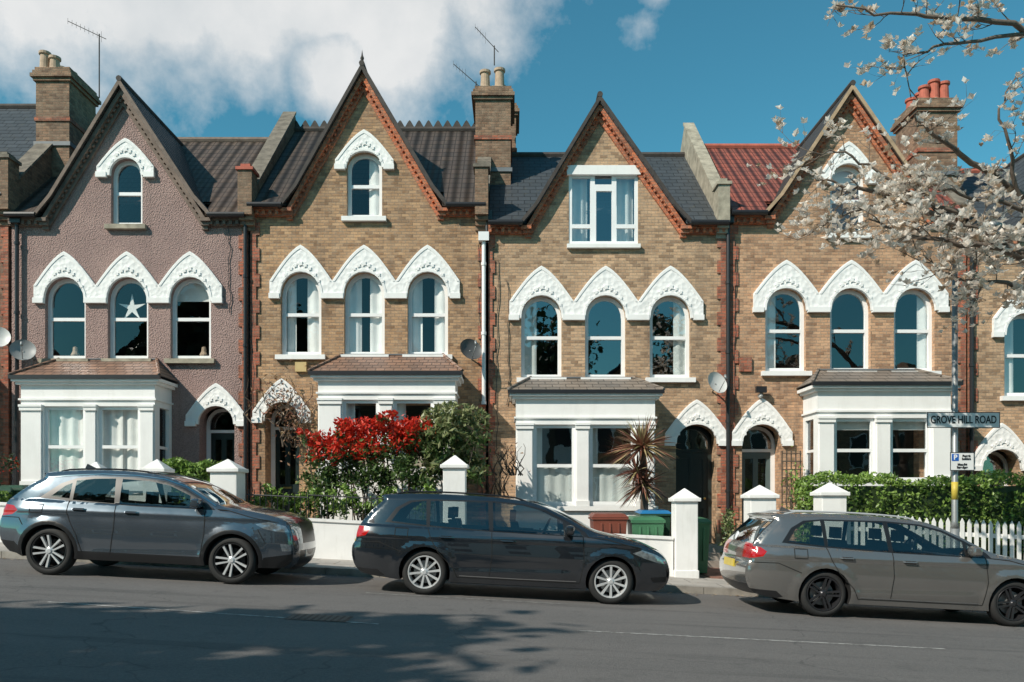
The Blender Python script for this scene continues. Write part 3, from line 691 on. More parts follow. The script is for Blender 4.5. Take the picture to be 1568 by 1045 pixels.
for h in (.25,1.25): mb.tube([(PX(375,DW),DW+.1,G(PX(375,DW))+h),(PX(470,DW),DW+.1,G(PX(470,DW))+h)],.014,M['black'],5)
X=PX(470,DW)
while X<PX(677,DW):
    mb.tube([(X,DW+.12,G(X)+.85),(X,DW+.12,G(X)+1.35)],.008,M['black'],5); X+=.12
mb.tube([(PX(470,DW),DW+.12,G(PX(470,DW))+1.3),(PX(677,DW),DW+.12,G(PX(677,DW))+1.3)],.012,M['black'],5)
mb.obj('iron_railings')
mb=MB(); X=PX(1300,DW); FM=plain('white_fence_paint',(.78,.78,.76),.6,na=.08)
while X<14:
    g=G(X); w=.075; dz=U(-.015,.015); mb.prism([(X,g+.15),(X,g+1.4+dz),(X+w/2,g+1.48+dz),(X+w,g+1.4+dz),(X+w,g+.15)],DW+.1,DW+.12,FM); X+=.135
for h in (.4,1.15): mb.sbox(PX(1300,DW),14,DW+.121,DW+.16,h,h+.08,FM)
mb.obj('picket_fence')
# ------------------------------------------------------------ foliage
def leaf(mb,c,s,m,up=.3,asp=2.2):
    n=Vector((U(-1,1),U(-1,1),U(-1,1)+up)).normalized(); a=n.orthogonal().normalized()
    a=(Matrix.Rotation(U(0,6.28),3,n)@a); b=n.cross(a)
    l=s*U(.7,1.3); w=l/asp
    c=Vector(c); mb.raw([c-a*l/2,c+b*w/2+n*w*.15,c+a*l/2,c-b*w/2+n*w*.15],[(0,1,2,3)],m)
def blob(mb,c,r,n,s,ms,asp=2.2):
    cl=[(Vector((U(-1,1),U(-1,1),U(-1,1))).normalized()*U(.35,1)) for _ in range(max(5,n//70))]
    for i in range(n):
        k=random.choice(cl); d=Vector((random.gauss(0,1),random.gauss(0,1),random.gauss(0,1)))*.2
        q=k+d
        if q.length>1.15: q*=1.1/q.length
        m=ms(q) if callable(ms) else ms
        leaf(mb,(c[0]+q.x*r[0],c[1]+q.y*r[1],c[2]+q.z*r[2]),s,m,asp=asp)
def stems(mb,c,base,r,n,m):
    for i in range(n):
        t=Vector((c[0]+U(-.8,.8)*r[0],c[1]+U(-.8,.8)*r[1],c[2]+U(-.2,.8)*r[2])); b=Vector((base[0]+U(-.1,.1),base[1]+U(-.1,.1),base[2]))
        mb.tube([b,b.lerp(t,.5)+Vector((U(-.1,.1),U(-.1,.1),.1)),t],[.022,.014,.006],m,5)
bark=plain('bark',(.10,.075,.055),.9,ns=10,na=.3,bs=30)
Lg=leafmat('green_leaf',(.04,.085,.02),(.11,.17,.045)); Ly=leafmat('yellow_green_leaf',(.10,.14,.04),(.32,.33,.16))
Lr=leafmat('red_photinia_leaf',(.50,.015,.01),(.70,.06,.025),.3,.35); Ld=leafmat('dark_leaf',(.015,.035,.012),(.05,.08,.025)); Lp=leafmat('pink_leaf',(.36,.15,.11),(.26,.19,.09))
Lh=leafmat('hedge_leaf',(.10,.19,.028),(.25,.37,.08))
Dp=16.6
def gb(x,d): X=PX(x,d); return (X,d,G(X)+.12)
mb=MB()
for (x,y,rx,rz,n) in ((500,688,.5,.42,1300),(553,680,.55,.5,1800),(610,670,.55,.52,1800),(528,655,.25,.25,400),(645,660,.3,.4,800),(590,640,.25,.2,300),(475,665,.2,.2,200)):
    X,Z=P(x,y,Dp); blob(mb,(X,Dp,Z),(rx,.55,rz),n,.11,lambda q:(Lr if q.z+q.y*-.3>U(-.8,.5) else Lg))
for (x,y,rx,rz,n) in ((495,735,.5,.4,900),(560,730,.6,.45,1100),(625,730,.55,.45,1000)):
    X,Z=P(x,y,Dp); blob(mb,(X,Dp,Z),(rx,.5,rz),n,.11,Lg)
for x in (500,555,610): stems(mb,(PX(x,Dp),Dp,PZ(690,Dp)),gb(x,Dp),(.5,.4,.5),8,bark)
mb.obj('photinia_shrub')
mb=MB()
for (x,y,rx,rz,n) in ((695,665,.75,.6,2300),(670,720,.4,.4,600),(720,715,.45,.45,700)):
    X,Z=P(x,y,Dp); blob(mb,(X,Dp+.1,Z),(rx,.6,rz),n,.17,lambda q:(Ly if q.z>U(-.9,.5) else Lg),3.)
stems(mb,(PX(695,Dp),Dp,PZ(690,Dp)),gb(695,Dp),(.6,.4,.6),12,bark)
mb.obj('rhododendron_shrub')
mb=MB()
for i in range(13):
    x=395+i*21; X,Z=P(x,768+U(-8,8),15.95); blob(mb,(X,15.95,Z-.03),(.26,.25,.33+U(-.05,.1)),220,.11,lambda q:(Lh if q.z>U(-.9,.7) else Lg))
mb.obj('low_garden_plants')
mb=MB(); X,Z=P(1125,818,15.9); blob(mb,(X,15.9,Z),(.3,.3,.6),900,.07,lambda q:(Ly if R()<.5 else Lg),1.8); stems(mb,(X,15.9,Z),gb(1125,15.9),(.2,.2,.4),6,bark); mb.obj('box_shrub')
def hedge(xa,xb,yt,d,dep,name,n,hb=.2):
    mb=MB(); X0,X1=PX(xa,d),PX(xb,d); zt=PZ(yt,d); zb=G((X0+X1)/2)
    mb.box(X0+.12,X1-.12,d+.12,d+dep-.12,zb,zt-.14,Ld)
    for i in range(n):
        f=R()
        if f<.5: q=(U(X0,X1),d+U(-.02,.12),U(zb+hb,zt))
        elif f<.88: q=(U(X0,X1),U(d,d+dep),zt+U(-.12,.05))
        else: q=(random.choice((X0,X1))+U(-.05,.05),U(d,d+dep),U(zb+hb,zt))
        w=.07*math.sin(q[0]*2.1)+.05*math.sin(q[0]*5.3)+.03*math.sin(q[0]*13+q[1]*5); wy=.06*math.sin(q[0]*3.3+q[2]*4)+.04*math.sin(q[0]*9-q[2]*7)
        leaf(mb,(q[0],q[1]+wy,q[2]+(w if q[2]>zt-.25 else 0)),.085,Lh if (q[2]>zt-.3 or R()<.75) else Lg,asp=1.7)
    mb.obj(name)
hedge(1243,2050,733,16.0,.9,'privet_hedge',15000,.9); hedge(250,322,704,16.2,.7,'privet_hedge',1500,1.); 
hedge(-200,8,770,16.3,.6,'privet_hedge',1200,1.)
mb=MB(); X,Z=P(5,715,17.); blob(mb,(X-.3,17.,Z),(.5,.4,.5),500,.1,lambda q:(Lr if R()<.25 else Ld)); stems(mb,(X-.3,17,Z),gb(-10,17),(.3,.3,.4),6,bark); mb.obj('garden_shrub')
Lc=leafmat('cordyline_leaf',(.20,.07,.05),(.32,.16,.10),.2,.35); Lc2=leafmat('cordyline_green',(.30,.27,.12),(.42,.33,.18),.2,.35); Lc3=leafmat('cordyline_dark',(.13,.05,.04),(.07,.04,.03),.2,.4)
mb=MB(); dC=17.0
gx=gb(985,dC); mb.tube([gx,(gx[0]+.03,dC,PZ(735,dC)),(gx[0]-.02,dC,PZ(690,dC))],[.09,.08,.07],bark,8)
for (x,y,r,n,el0,kk) in ((984,685,.74,240,-.55,0),(985,742,.6,170,-.8,1),(975,722,.5,90,-.9,1)):
    X,Z=P(x,y,dC)
    for i in range(n):
        az=U(0,6.283); el=math.asin(U(math.sin(el0),1)); d=Vector((math.cos(az)*math.cos(el),math.sin(az)*math.cos(el),math.sin(el))); l=r*U(.75,1.15)
        sd=d.cross(Vector((0,0,1))); sd=sd.normalized() if sd.length>.05 else Vector((1,0,0)); sd=(Matrix.Rotation(U(-.8,.8),3,d)@sd); p0=Vector((X,dC,Z)); w=.024
        vs=[];segs=4
        for k in range(segs+1):
            t=k/segs; q=p0+d*l*t+Vector((0,0,-.28*l*t*t*(1-abs(d.z)*.7))); ww=w*(1-t)**.6*(1 if k else .6); vs+= [q-sd*ww,q+sd*ww]
        mb.raw(vs,[(2*k,2*k+1,2*k+3,2*k+2) for k in range(segs)],Lc3 if kk and R()<.6 else (Lc if R()<.62 else Lc2))
mb.obj('cordyline_palm')
def climber(name,regs,n,leafn,lm,d=DF-.12):
    mb=MB()
    for (x,y,rx,ry) in regs:
        for i in range(n):
            pts=[];cx,cy=x+U(-rx,rx),y+ry; 
            for k in range(6):
                X,Z=P(cx,cy,d); pts.append((X,d-U(0,.25),Z)); cx+=U(-rx,rx)*.4; cy-=ry*.4*U(.5,1.2)
            mb.tube(pts,[.018,.015,.012,.009,.006,.004],bark,4)
        for i in range(leafn): 
            X,Z=P(x+random.gauss(0,rx*.6),y+random.gauss(0,ry*.6),d); leaf(mb,(X,d-U(0,.3),Z),.09,lm)
    mb.obj(name)
climber('wisteria_climber',[(430,615,40,35),(455,655,22,30)],12,240,Lp); climber('bare_climber',[(775,700,26,28),(760,740,18,30)],16,20,Lp,17.4); 
climber('ivy',[(1213,750,14,40)],6,160,Lh,18.3)
mb=MB()
for i in range(5): X=PX(1197+i*7,18.4); mb.box(X,X+.025,18.4,18.42,PZ(795,18.4),PZ(690,18.4),bark)
for i in range(9): z=PZ(795-i*12.5,18.4); mb.box(PX(1197,18.4),PX(1227,18.4),18.385,18.398,z,z+.025,bark)
mb.obj('wooden_trellis')
def bin_(x,y,d,w,h,m,ml,name='wheelie_bin'):
    X,Z=P(x,y,d); mb=MB(); z0=Z-h; t=.82; w/=2; D=.36
    v=[(X-w*t,d-D*t,z0),(X+w*t,d-D*t,z0),(X+w*t,d+D*t,z0),(X-w*t,d+D*t,z0),(X-w,d-D,Z-.1),(X+w,d-D,Z-.1),(X+w,d+D,Z-.1),(X-w,d+D,Z-.1)]
    mb.raw(v,[(3,2,1,0),(0,1,5,4),(1,2,6,5),(2,3,7,6),(3,0,4,7)],m)
    mb.box(X-w-.025,X+w+.025,d-D-.025,d+D+.03,Z-.13,Z-.085,m)
    o=.03; v=[(X-w-o,d-D-o,Z-.084),(X+w+o,d-D-o,Z-.084),(X+w+o,d+D+o,Z-.06),(X-w-o,d+D+o,Z-.06),(X-w+.04,d-D+.05,Z-.02),(X+w-.04,d-D+.05,Z-.02),(X+w-.04,d+D-.02,Z),(X-w+.04,d+D-.02,Z)]
    mb.raw(v,[(0,1,5,4),(1,2,6,5),(2,3,7,6),(3,0,4,7),(4,5,6,7)],ml)
    for i in (-1,0,1): mb.box(X+i*w*.5-.02,X+i*w*.5+.02,d-D-.012,d-D*.85,z0+.25,Z-.2,m)
    mb.tube([(X-w,d+D+.06,Z-.05),(X+w,d+D+.06,Z-.05)],.016,M['black'],6)
    for s in (-1,1): mb.lathe([(0,-.03),(.1,-.03),(.1,.03),(0,.03)],(X+s*w*.7,d+D*.6,z0+.06),'y',M['black'],12)
    o=mb.obj(name); bv=o.modifiers.new('b','BEVEL'); bv.width=.01; bv.segments=2
bg=plain('green_bin_plastic',(.05,.16,.08),.45,na=.15); bb=plain('brown_bin_plastic',(.18,.05,.03),.45,na=.15); bl=plain('blue_bin_plastic',(.02,.16,.36),.4); bd=plain('dark_green_bin_plastic',(.02,.06,.035),.45)
bin_(931,785,16.1,.66,1.05,bb,bb); bin_(988,790,16.1,.62,1.05,bg,bg); bin_(1000,780,16.9,.6,1.1,bd,bl); bin_(1062,792,16.4,.5,1.1,bg,bg)
bin_(10,745,16.8,.6,1.05,bd,bd); bin_(-30,745,16.8,.6,1.05,bd,bd); bin_(32,742,16.9,.5,1.05,bd,bd)
# ------------------------------------------------------------ street signs
e=empty('street_lamp_post'); d=14.2; X=PX(1462,d); mb=MB()
mb.tube([(X,d,G(X)+.1),(X,d,G(X)+1.3)],.075,M['grey'],14); mb.tube([(X,d,G(X)+1.3),(X,d,G(X)+1.42),(X,d,5.35)],[.075,.052,.045],M['grey'],14)
mb.tube([(X,d,PZ(765,d)),(X,d,PZ(738,d))],.054,plain('yellow_band',(.55,.42,.06),.5),14); mb.tube([(X,d,5.35),(X,d,5.6),(X+.1,d-.25,5.8),(X+.1,d-.6,5.85)],[.045,.04,.035,.03],M['grey'],10)
mb.box(X+.0,X+.2,d-1.05,d-.55,5.8,5.9,M['grey']); mb.obj('column',e,True)
enam=plain('enamel_white',(.74,.75,.74),.35,na=.04)
def sign_board(x0,x1,y0,y1):
    mb=MB(); a,b=PX(x0,d),PX(x1,d); z1,z0=PZ(y0,d),PZ(y1,d); y=d-.1
    mb.box(a,b,y,y+.015,z0,z1,enam)
    k=.012
    for q in ((a,b,z0,z0+k),(a,b,z1-k,z1),(a,a+k,z0+k,z1-k),(b-k,b,z0+k,z1-k)): mb.box(q[0],q[1],y-.003,y-.0005,q[2],q[3],M['black'])
    mb.tube([(X-.08,d-.07,(z0+z1)/2),(X+.08,d-.07,(z0+z1)/2)],.03,M['grey'],6)
    return mb,a,b,z0,z1,y
def text(s,x,y,z,size,parent,m,name):
    c=bpy.data.curves.new(name,'FONT'); c.body=s; c.size=size; c.align_x='CENTER'; c.align_y='CENTER'; c.extrude=.001; c.offset=.0035
    o=bpy.data.objects.new(name,c); o.location=(x,y,z); o.rotation_euler=(math.pi/2,0,0); c.materials.append(m); scene.collection.objects.link(o); o.parent=parent; return o
e2=empty('street_name_sign'); mb,a,b,z0,z1,y=sign_board(1415,1526,632,656); mb.obj('board',e2); t=text('GROVE HILL ROAD',(a+b)/2,y-.004,(z0+z1)/2,.185,e2,M['black'],'lettering'); t.scale=(.72,1,1); bpy.context.view_layer.update()
if t.dimensions.x>0: t.scale.x*=(b-a)*.90/t.dimensions.x
e3=empty('parking_sign'); mb,a,b,z0,z1,y=sign_board(1450,1487,693,721); 
mb.box(a+.03,a+.15,y-.004,y-.001,z1-.15,z1-.03,plain('parking_blue',(.02,.12,.45),.4)); mb.obj('board',e3); text('P',a+.09,y-.006,z1-.09,.12,e3,M['frame'],'letter_p')
text('Permit\nholders',a+.28,y-.006,z1-.09,.05,e3,M['black'],'permit'); text('Mon-Fri\n9am-5pm',a+.21,y-.006,z0+.08,.05,e3,M['black'],'hours')
# ------------------------------------------------------------ magnolia tree
bl1=leafmat('magnolia_blossom',(.92,.87,.80),(.84,.75,.66),.4,.6); bl2=leafmat('magnolia_bud',(.50,.34,.22),(.70,.56,.42),.3,.6)
wood=plain('magnolia_bark',(.15,.115,.09),.9,ns=12,na=.3,bs=30)
mb=MB(); fl=MB()
tb=Vector((10.6,14.6,G(10.6)+.1))
def PP(x,y,d): X,Z=P(x,y,d); return Vector((X,d,Z))
def blossom(p,s=.048):
    n=random.randint(4,6); ax=Vector((U(-.5,.5),U(-.5,.5),1)).normalized(); s*=U(.7,1.25)
    m=bl1 if R()<.85 else bl2
    for i in range(n):
        o=ax.orthogonal(); o=Matrix.Rotation(2*math.pi*i/n+U(-.3,.3),3,ax)@o; sd=ax.cross(o); op=U(.25,1.1); l=s*U(.8,1.3)
        tip=p+(ax*math.cos(op)+o*math.sin(op))*l*1.5; mid=p+(ax*math.cos(op*.6)+o*math.sin(op*.6))*l*.8
        fl.raw([p,mid-sd*l*.45,tip,mid+sd*l*.45],[(0,1,2,3)],m)
def twig(p,d,l,r,lev):
    n=4; pts=[p]; q=p.copy()
    for i in range(n):
        d=(d+Vector((U(-.35,.35),U(-.35,.35),U(-.25,.3)))).normalized(); q=q+d*l/n; pts.append(q.copy())
    mb.tube(pts,[r*(1-.75*i/n) for i in range(n+1)],wood,4,False)
    if lev>0:
        for i in range(random.randint(2,3)):
            k=random.randint(1,n); dd=(d+Vector((U(-1,1),U(-1,1),U(-.8,.7)))).normalized(); twig(pts[k],dd,l*U(.45,.75),r*.55,lev-1)
    for k in range(1,n+1):
        if R()<((.92 if k==n else .36) if lev==0 else .18): blossom(pts[k]+Vector((U(-.02,.02),U(-.02,.02),.01)))
limbs=[([(1780,560,14.2),(1700,470,14),(1600,410,13.6),(1490,360,13.2),(1400,315,13),(1320,290,12.8),(1265,275,12.7)],.11,1.5),
([(1740,500,14.2),(1640,360,14),(1540,280,13.6),(1470,235,13.2),(1420,200,12.8),(1400,175,12.6)],.09,.7),
([(1760,480,14.2),(1650,420,13.2),(1560,385,12.6),(1470,375,12.2),(1390,360,12),(1330,335,11.9)],.08,1.8),
([(1780,300,14),(1660,90,13.5),(1550,35,13),(1440,25,12.6),(1360,25,12.5),(1280,8,12.4)],.07,1.0),
([(1600,45,13.2),(1500,60,12.9),(1430,75,12.7),(1385,85,12.6),(1395,150,12.6)],.035,.8),
([(1700,520,14),(1620,450,13.0),(1540,435,12.7),(1470,425,12.4),(1410,400,12.3)],.06,1.6),
([(1560,300,13.6),(1545,230,13.3),(1530,170,13.1),(1560,110,13)],.04,.6),
([(1480,330,13.2),(1400,300,13),(1350,310,12.8),(1290,330,12.7),(1255,345,12.6)],.035,1.4),
([(1640,370,13.8),(1570,320,13.5),(1500,305,13.3),(1440,290,13.1),(1390,260,13)],.05,1.6),
([(1400,300,13),(1330,255,12.9),(1280,230,12.8),(1240,235,12.7)],.03,.5),
([(1560,390,12.6),(1500,350,12.4),(1440,340,12.2),(1400,350,12.1)],.035,1.8)]
pts=[tb,tb+Vector((-.1,0,1.5)),tb+Vector((-.2,-.1,2.8))]; mb.tube(pts,[.24,.18,.15],wood,10)
for pl,r,dens in limbs:
    ps=[PP(*q) for q in pl]; ps2=[]
    for a,b in zip(ps,ps[1:]):
        for k in range(4): ps2.append(a.lerp(b,k/4)+Vector((U(-1,1),U(-1,1),U(-1,1)))*.035)
    ps2.append(ps[-1])
    if r>.05: ps2=[pts[-1]]+ps2
    n=len(ps2); mb.tube(ps2,[max(.008,r*(1-.9*i/n)) for i in range(n)],wood,7,False)
    for i in range(3,n):
        for j in range(int(dens)+(R()<dens-int(dens))):
            d=(ps2[i]-ps2[i-1]).normalized(); dd=(d*.5+Vector((U(-.9,.6),U(-1,1),U(-.85,.75)))).normalized()
            twig(ps2[i],dd,U(.3,.65),max(.009,r*.22*(1-.6*i/n)),2 if i<n*.8 else 1)
e=empty('magnolia_tree'); mb.obj('trunk_and_branches',e,True); fl.obj('blossom',e,recalc=False)
# ------------------------------------------------------------ cars
tyre=plain('tyre_rubber',(.018,.018,.018),.75,na=.1); alloy=plain('alloy_wheel',(.62,.63,.64),.3,.35,na=.05); dalloy=plain('dark_alloy',(.05,.05,.055),.3,.6)
trimb=plain('black_car_trim',(.015,.015,.016),.3,na=.1); well=plain('wheel_well',(.008,.008,.008),.9)
cglass=glassmat('car_glass',(.62,.67,.66),.06); redl=plain('red_tail_light',(.42,.008,.008),.12,coat=1,na=.2,ns=20); lamp=plain('headlamp',(.35,.38,.40),.08,.6,na=.4,ns=25,coat=1)
chrome=plain('chrome',(.7,.7,.7),.12,1.,na=.02); plate=plain('number_plate',(.65,.65,.6),.4); platey=plain('yellow_plate',(.6,.45,.05),.4); seat=plain('car_seat',(.03,.03,.032),.8)
def inpoly(x,y,p):
    c=False;n=len(p);j=n-1
    for i in range(n):
        if (p[i][1]>y)!=(p[j][1]>y) and x<(p[j][0]-p[i][0])*(y-p[i][1])/(p[j][1]-p[i][1])+p[i][0]: c=not c
        j=i
    return c
def segd(px,py,a,b):
    dx,dy=b[0]-a[0],b[1]-a[1]; t=max(0,min(1,((px-a[0])*dx+(py-a[1])*dy)/(dx*dx+dy*dy+1e-12))); return math.hypot(px-a[0]-t*dx,py-a[1]-t*dy)
def sub(pl,step,closed=True):
    out=[]; n=len(pl)
    for i in range(n if closed else n-1):
        a,b=pl[i],pl[(i+1)%n]; k=max(1,int(math.hypot(a[0]-b[0],a[1]-b[1])/step))
        for j in range(k): out.append((a[0]+(b[0]-a[0])*j/k,a[1]+(b[1]-a[1])*j/k))
    if not closed: out.append(pl[-1])
    return out
def catmull(pl,tags,k=3):
    out=[];to=[]
    n=len(pl)
    for i in range(n-1):
        p0,p1,p2,p3=[Vector(pl[max(0,min(n-1,i+j))]) for j in (-1,0,1,2)]
        for j in range(k):
            t=j/k; q=.5*((2*p1)+(-p0+p2)*t+(2*p0-5*p1+4*p2-p3)*t*t+(-p0+3*p1-3*p2+p3)*t**3)
            out.append((q.x,q.y)); to.append(tags[i])
    out.append(tuple(pl[-1])); return out,to
def car(s,X,Yc,pnt,name='parked_car'):
    Lc_,W,xr,xf,r,zs=s['L'],s['W'],s['xr'],s['xf'],s['r'],s['zs']; zb=s['belt']
    th=math.atan(SL); e=empty(name,(X,Yc,G(X)+.001),(0,th,0))
    sil,tags=catmull([(a,b) for a,b,_ in s['sil']],[t for _,_,t in s['sil']])
    RA=r+.04
    def arc(c,RR,z=zs,n=16):
        t0=math.asin((z-r)/RR); return [(c+RR*math.cos(t0+(math.pi-2*t0)*i/n),r+RR*math.sin(t0+(math.pi-2*t0)*i/n)) for i in range(n+1)]
    outer=list(sil)+[(sil[-1][0]-.12,zs)]+arc(xf,RA)+arc(xr,RA)+[(sil[0][0]+.18,zs+.04)]
    def sg_(k): return 1/(1+math.exp(-max(-30,min(30,k))))
    def hw(x,z):
        w=W
        t=max(0,(x-(Lc_-1.0))/1.0); w-=.20*t**2.4
        t=max(0,(.75-x)/.75); w-=.13*t**2.6
        if z<.60: w-=.065*((.60-z)/.4)**1.7
        else:
            zz=min(z,zb); w-=.065*((zz-.60)/.35)**2
        cz=zb-.15+.012*(x-2); w+=.022*sg_((z-cz)/.011)-.012*sg_((z-cz-.09)/.03)
        kk=max(0,min(1,(x-1.2)/.3))*max(0,min(1,(3.3-x)/.3)); cz=.40+.03*(x-2); w+=kk*(.018*sg_(-(z-cz)/.012))
        if z>zb: w-=.02+.30*(z-zb)+.22*(z-zb)**2
        for c in (xr,xf):
            dd=math.hypot(x-c,z-r); 
            if z<zb and dd<RA+.13: w+=.018*max(0,min(1,(RA+.13-dd)/.09))
        dd=min(segd(x,z,a,b) for a,b in zip(sil,sil[1:])); rr=.08
        if dd<rr: dd=max(dd,.0015); w-=(rr-math.sqrt(max(0,rr*rr-(rr-dd)**2)))*.8
        return w
    regs=[(poly,m) for poly,m in s['regs'](arc,RA)]
    V=[];Ed=[]
    def addloop(pl):
        pl=sub(pl,.06); b=len(V); V.extend([Vector(p) for p in pl]); n=len(pl); Ed.extend([(b+i,b+(i+1)%n) for i in range(n)])
    addloop(outer)
    for pl,_ in regs: addloop(pl)
    allp=[v.copy() for v in V]
    x=.03
    while x<Lc_:
        z=zs+.02
        while z<1.6:
            q=(x+U(-.004,.004),z+U(-.004,.004))
            if inpoly(q[0],q[1],outer) and all((q[0]-v.x)**2+(q[1]-v.y)**2>.0003 for v in allp): V.append(Vector(q))
            z+=.028
        x+=.05
    r_=delaunay_2d_cdt(V,Ed,[],0,1e-5); ov,of=r_[0],r_[2]
    mats=[pnt,cglass,trimb,redl,lamp,chrome,platey,alloy]; 
    tris=[];mi=[]
    for f in of:
        cx=sum(ov[i].x for i in f)/len(f); cz=sum(ov[i].y for i in f)/len(f)
        if not inpoly(cx,cz,outer): continue
        m=pnt
        for pl,mm in regs:
            if inpoly(cx,cz,pl): m=mm
        tris.append(f); mi.append(mats.index(m))
    hs=[hw(v.x,v.y) for v in ov]; ns=[]
    for v,h in zip(ov,hs):
        ee=.006; gx=(hw(v.x+ee,v.y)-hw(v.x-ee,v.y))/(2*ee); gz=(hw(v.x,v.y+ee)-hw(v.x,v.y-ee))/(2*ee); ns.append((gx,gz))
    for sg,nm in ((-1,'body_side_near'),(1,'body_side_far')):
        vs=[(v.x-xr,sg*h,v.y) for v,h in zip(ov,hs)]; fs=[]
        for f in tris:
            a,b,c=[Vector(vs[i]) for i in f[:3]]; nn=(b-a).cross(c-a); fs.append(tuple(f) if nn.y*sg>0 else tuple(reversed(f)))
        me=bpy.data.meshes.new(nm); me.from_pydata(vs,[],fs)
        for m in mats: me.materials.append(m)
        me.polygons.foreach_set('material_index',mi); me.polygons.foreach_set('use_smooth',[True]*len(fs)); me.update()
        me.normals_split_custom_set_from_vertices([Vector((-g[0],sg,-g[1])).normalized() for g in ns])
        o=bpy.data.objects.new(nm,me); scene.collection.objects.link(o); o.parent=e
    vs=[];nt_=17
    cr={'roof':.022,'wind':.06,'hood':.04,'rwin':.035,'tail':.03,'bump':.035,'front':.08,'grille':.08,'spoil':.022}
    nsil=len(sil)
    cl=[cr[tags[min(i,len(tags)-1)]] for i in range(nsil)]
    cl=[sum(cl[max(0,i-2):i+3])/len(cl[max(0,i-2):i+3]) for i in range(nsil)]
    for i,(x,z) in enumerate(sil):
        a=sil[max(0,i-1)];b=sil[min(nsil-1,i+1)]; dx,dz=b[0]-a[0],b[1]-a[1]; ln=math.hypot(dx,dz); nx,nz=-dz/ln,dx/ln
        h=hw(x,z)
        for k in range(nt_):
            t=-1+2*k/(nt_-1); t=math.sin(t*math.pi/2); c=cl[i]*(1-abs(t)**2.2); vs.append((x+nx*c-xr,h*t,z+nz*c))
    groups={}
    for i in range(nsil-1):
        tg=tags[i]; zc=(sil[i][1]+sil[i+1][1])/2
        for k in range(nt_-1):
            t=abs(math.sin((-1+2*(k+.5)/(nt_-1))*math.pi/2)); m=pnt
            if tg in('wind','rwin'): m=cglass if t<.93 else pnt
            if tg=='rwin' and t>=.93: m=trimb
            if tg=='tail' and t>.6 and s['tl'][0]<zc<s['tl'][1]: m=redl
            if tg=='grille': m=trimb if t<.62 else lamp
            if tg=='front' and zc<.5: m=trimb if t<.75 else pnt
            if tg=='bump' and zc<.42: m=trimb
            groups.setdefault(mats.index(m),[]).append((i*nt_+k,i*nt_+k+1,(i+1)*nt_+k+1,(i+1)*nt_+k))
    me=bpy.data.meshes.new('body_top'); fs=[];mi=[]
    for k,l in groups.items(): fs+=l; mi+=[k]*len(l)
    me.from_pydata(vs,[],fs)
    for m in mats: me.materials.append(m)
    me.polygons.foreach_set('material_index',mi); me.polygons.foreach_set('use_smooth',[True]*len(fs)); me.update()
    o=bpy.data.objects.new('body_top',me); scene.collection.objects.link(o); o.parent=e
    dt=MB()
    def onside(x,z,off=.003): return hw(x,z)+off
    def ribbon(pl,w,m,off=.0025):
        pl=sub(pl,.04,False)
        for sg in (-1,1):
            vs=[];
            for i,(x,z) in enumerate(pl):
                a=pl[max(0,i-1)];b=pl[min(len(pl)-1,i+1)]; dx,dz=b[0]-a[0],b[1]-a[1]; ln=math.hypot(dx,dz); nx,nz=-dz/ln*w/2,dx/ln*w/2
                for q in ((x+nx,z+nz),(x-nx,z-nz)): vs.append((q[0]-xr,sg*onside(q[0],q[1],off),q[1]))
            dt.raw(vs,[(2*i,2*i+1,2*i+3,2*i+2) for i in range(len(pl)-1)],m)
    for pl in s['lines']: ribbon(pl,.010,well,.004)
    for pl,w in s.get('chrome',[]): ribbon(pl,w,chrome,.006)
    for (hx,hz) in s['handles']:
        for sg in (-1,1):
            y=onside(hx,hz,.0); pts=[(hx-.1-xr,sg*(y-.01),hz),(hx-.08-xr,sg*(y+.025),hz),(hx+.07-xr,sg*(y+.028),hz+.002),(hx+.1-xr,sg*(y-.01),hz)]
            dt.tube(pts,.013,pnt,8)
            dt.box(hx-.08-xr,hx+.07-xr,min(sg*(y+.002),sg*(y+.006)),max(sg*(y+.002),sg*(y+.006)),hz-.022,hz+.02,well)
    for sg in (-1,1):
        mx,mz=s['mirror']; y=hw(mx,mz); c=Vector((mx-xr,sg*(y+.10),mz+.07))
        vs=[];fs=[];nu,nv=12,8
        for i in range(nv+1):
            ph=math.pi*i/nv-math.pi/2
            for j in range(nu):
                t=2*math.pi*j/nu; f=lambda v,p=.6: math.copysign(abs(v)**p,v)
                vs.append(c+Vector((.07*f(math.cos(ph))*f(math.cos(t))+.02,sg*.115*f(math.cos(ph))*f(math.sin(t)),.07*f(math.sin(ph)))))
        for i in range(nv):
            for j in range(nu): fs.append((i*nu+j,i*nu+(j+1)%nu,(i+1)*nu+(j+1)%nu,(i+1)*nu+j))
        dt.raw(vs,fs,pnt); dt.tube([(mx-xr,sg*(y-.02),mz),c+Vector((0,0,-.05))],.02,trimb,6)
    rl=s['rail']
    for sg in (-1,1):
        pts=[]
        for i in range(13):
            x=rl[0]+(rl[1]-rl[0])*i/12; z=1.4
            cand=[(a,b) for a,b in zip(sil,sil[1:]) if min(a[0],b[0])<=x<=max(a[0],b[0]) and a[1]>1.2]
            if cand: a,b=cand[-1]; z=a[1]+(b[1]-a[1])*(x-a[0])/((b[0]-a[0]) or 1)
            lift=s['lift'] if 0<i<12 else .0
            pts.append((x-xr,sg*(hw(x,z)-.03),z+lift))
        dt.tube(pts,.013,s.get('railm',trimb),7)
    rx=s['fin']; dt.prism([(rx-xr-.09,s['H']-.01),(rx-xr-.06,s['H']+.06),(rx-xr+.1,s['H']-.01)],-.012,.012,pnt)
    dt.box(Lc_-xr+.045,Lc_-xr+.065,-.26,.26,.40,.51,plate); dt.box(-xr-.055,-xr-.035,-.26,.26,s['rp'],s['rp']+.11,platey)
    dt.box(.25-xr+.3,Lc_-xr-1.2,-W+.18,W-.18,.35,.62,seat)
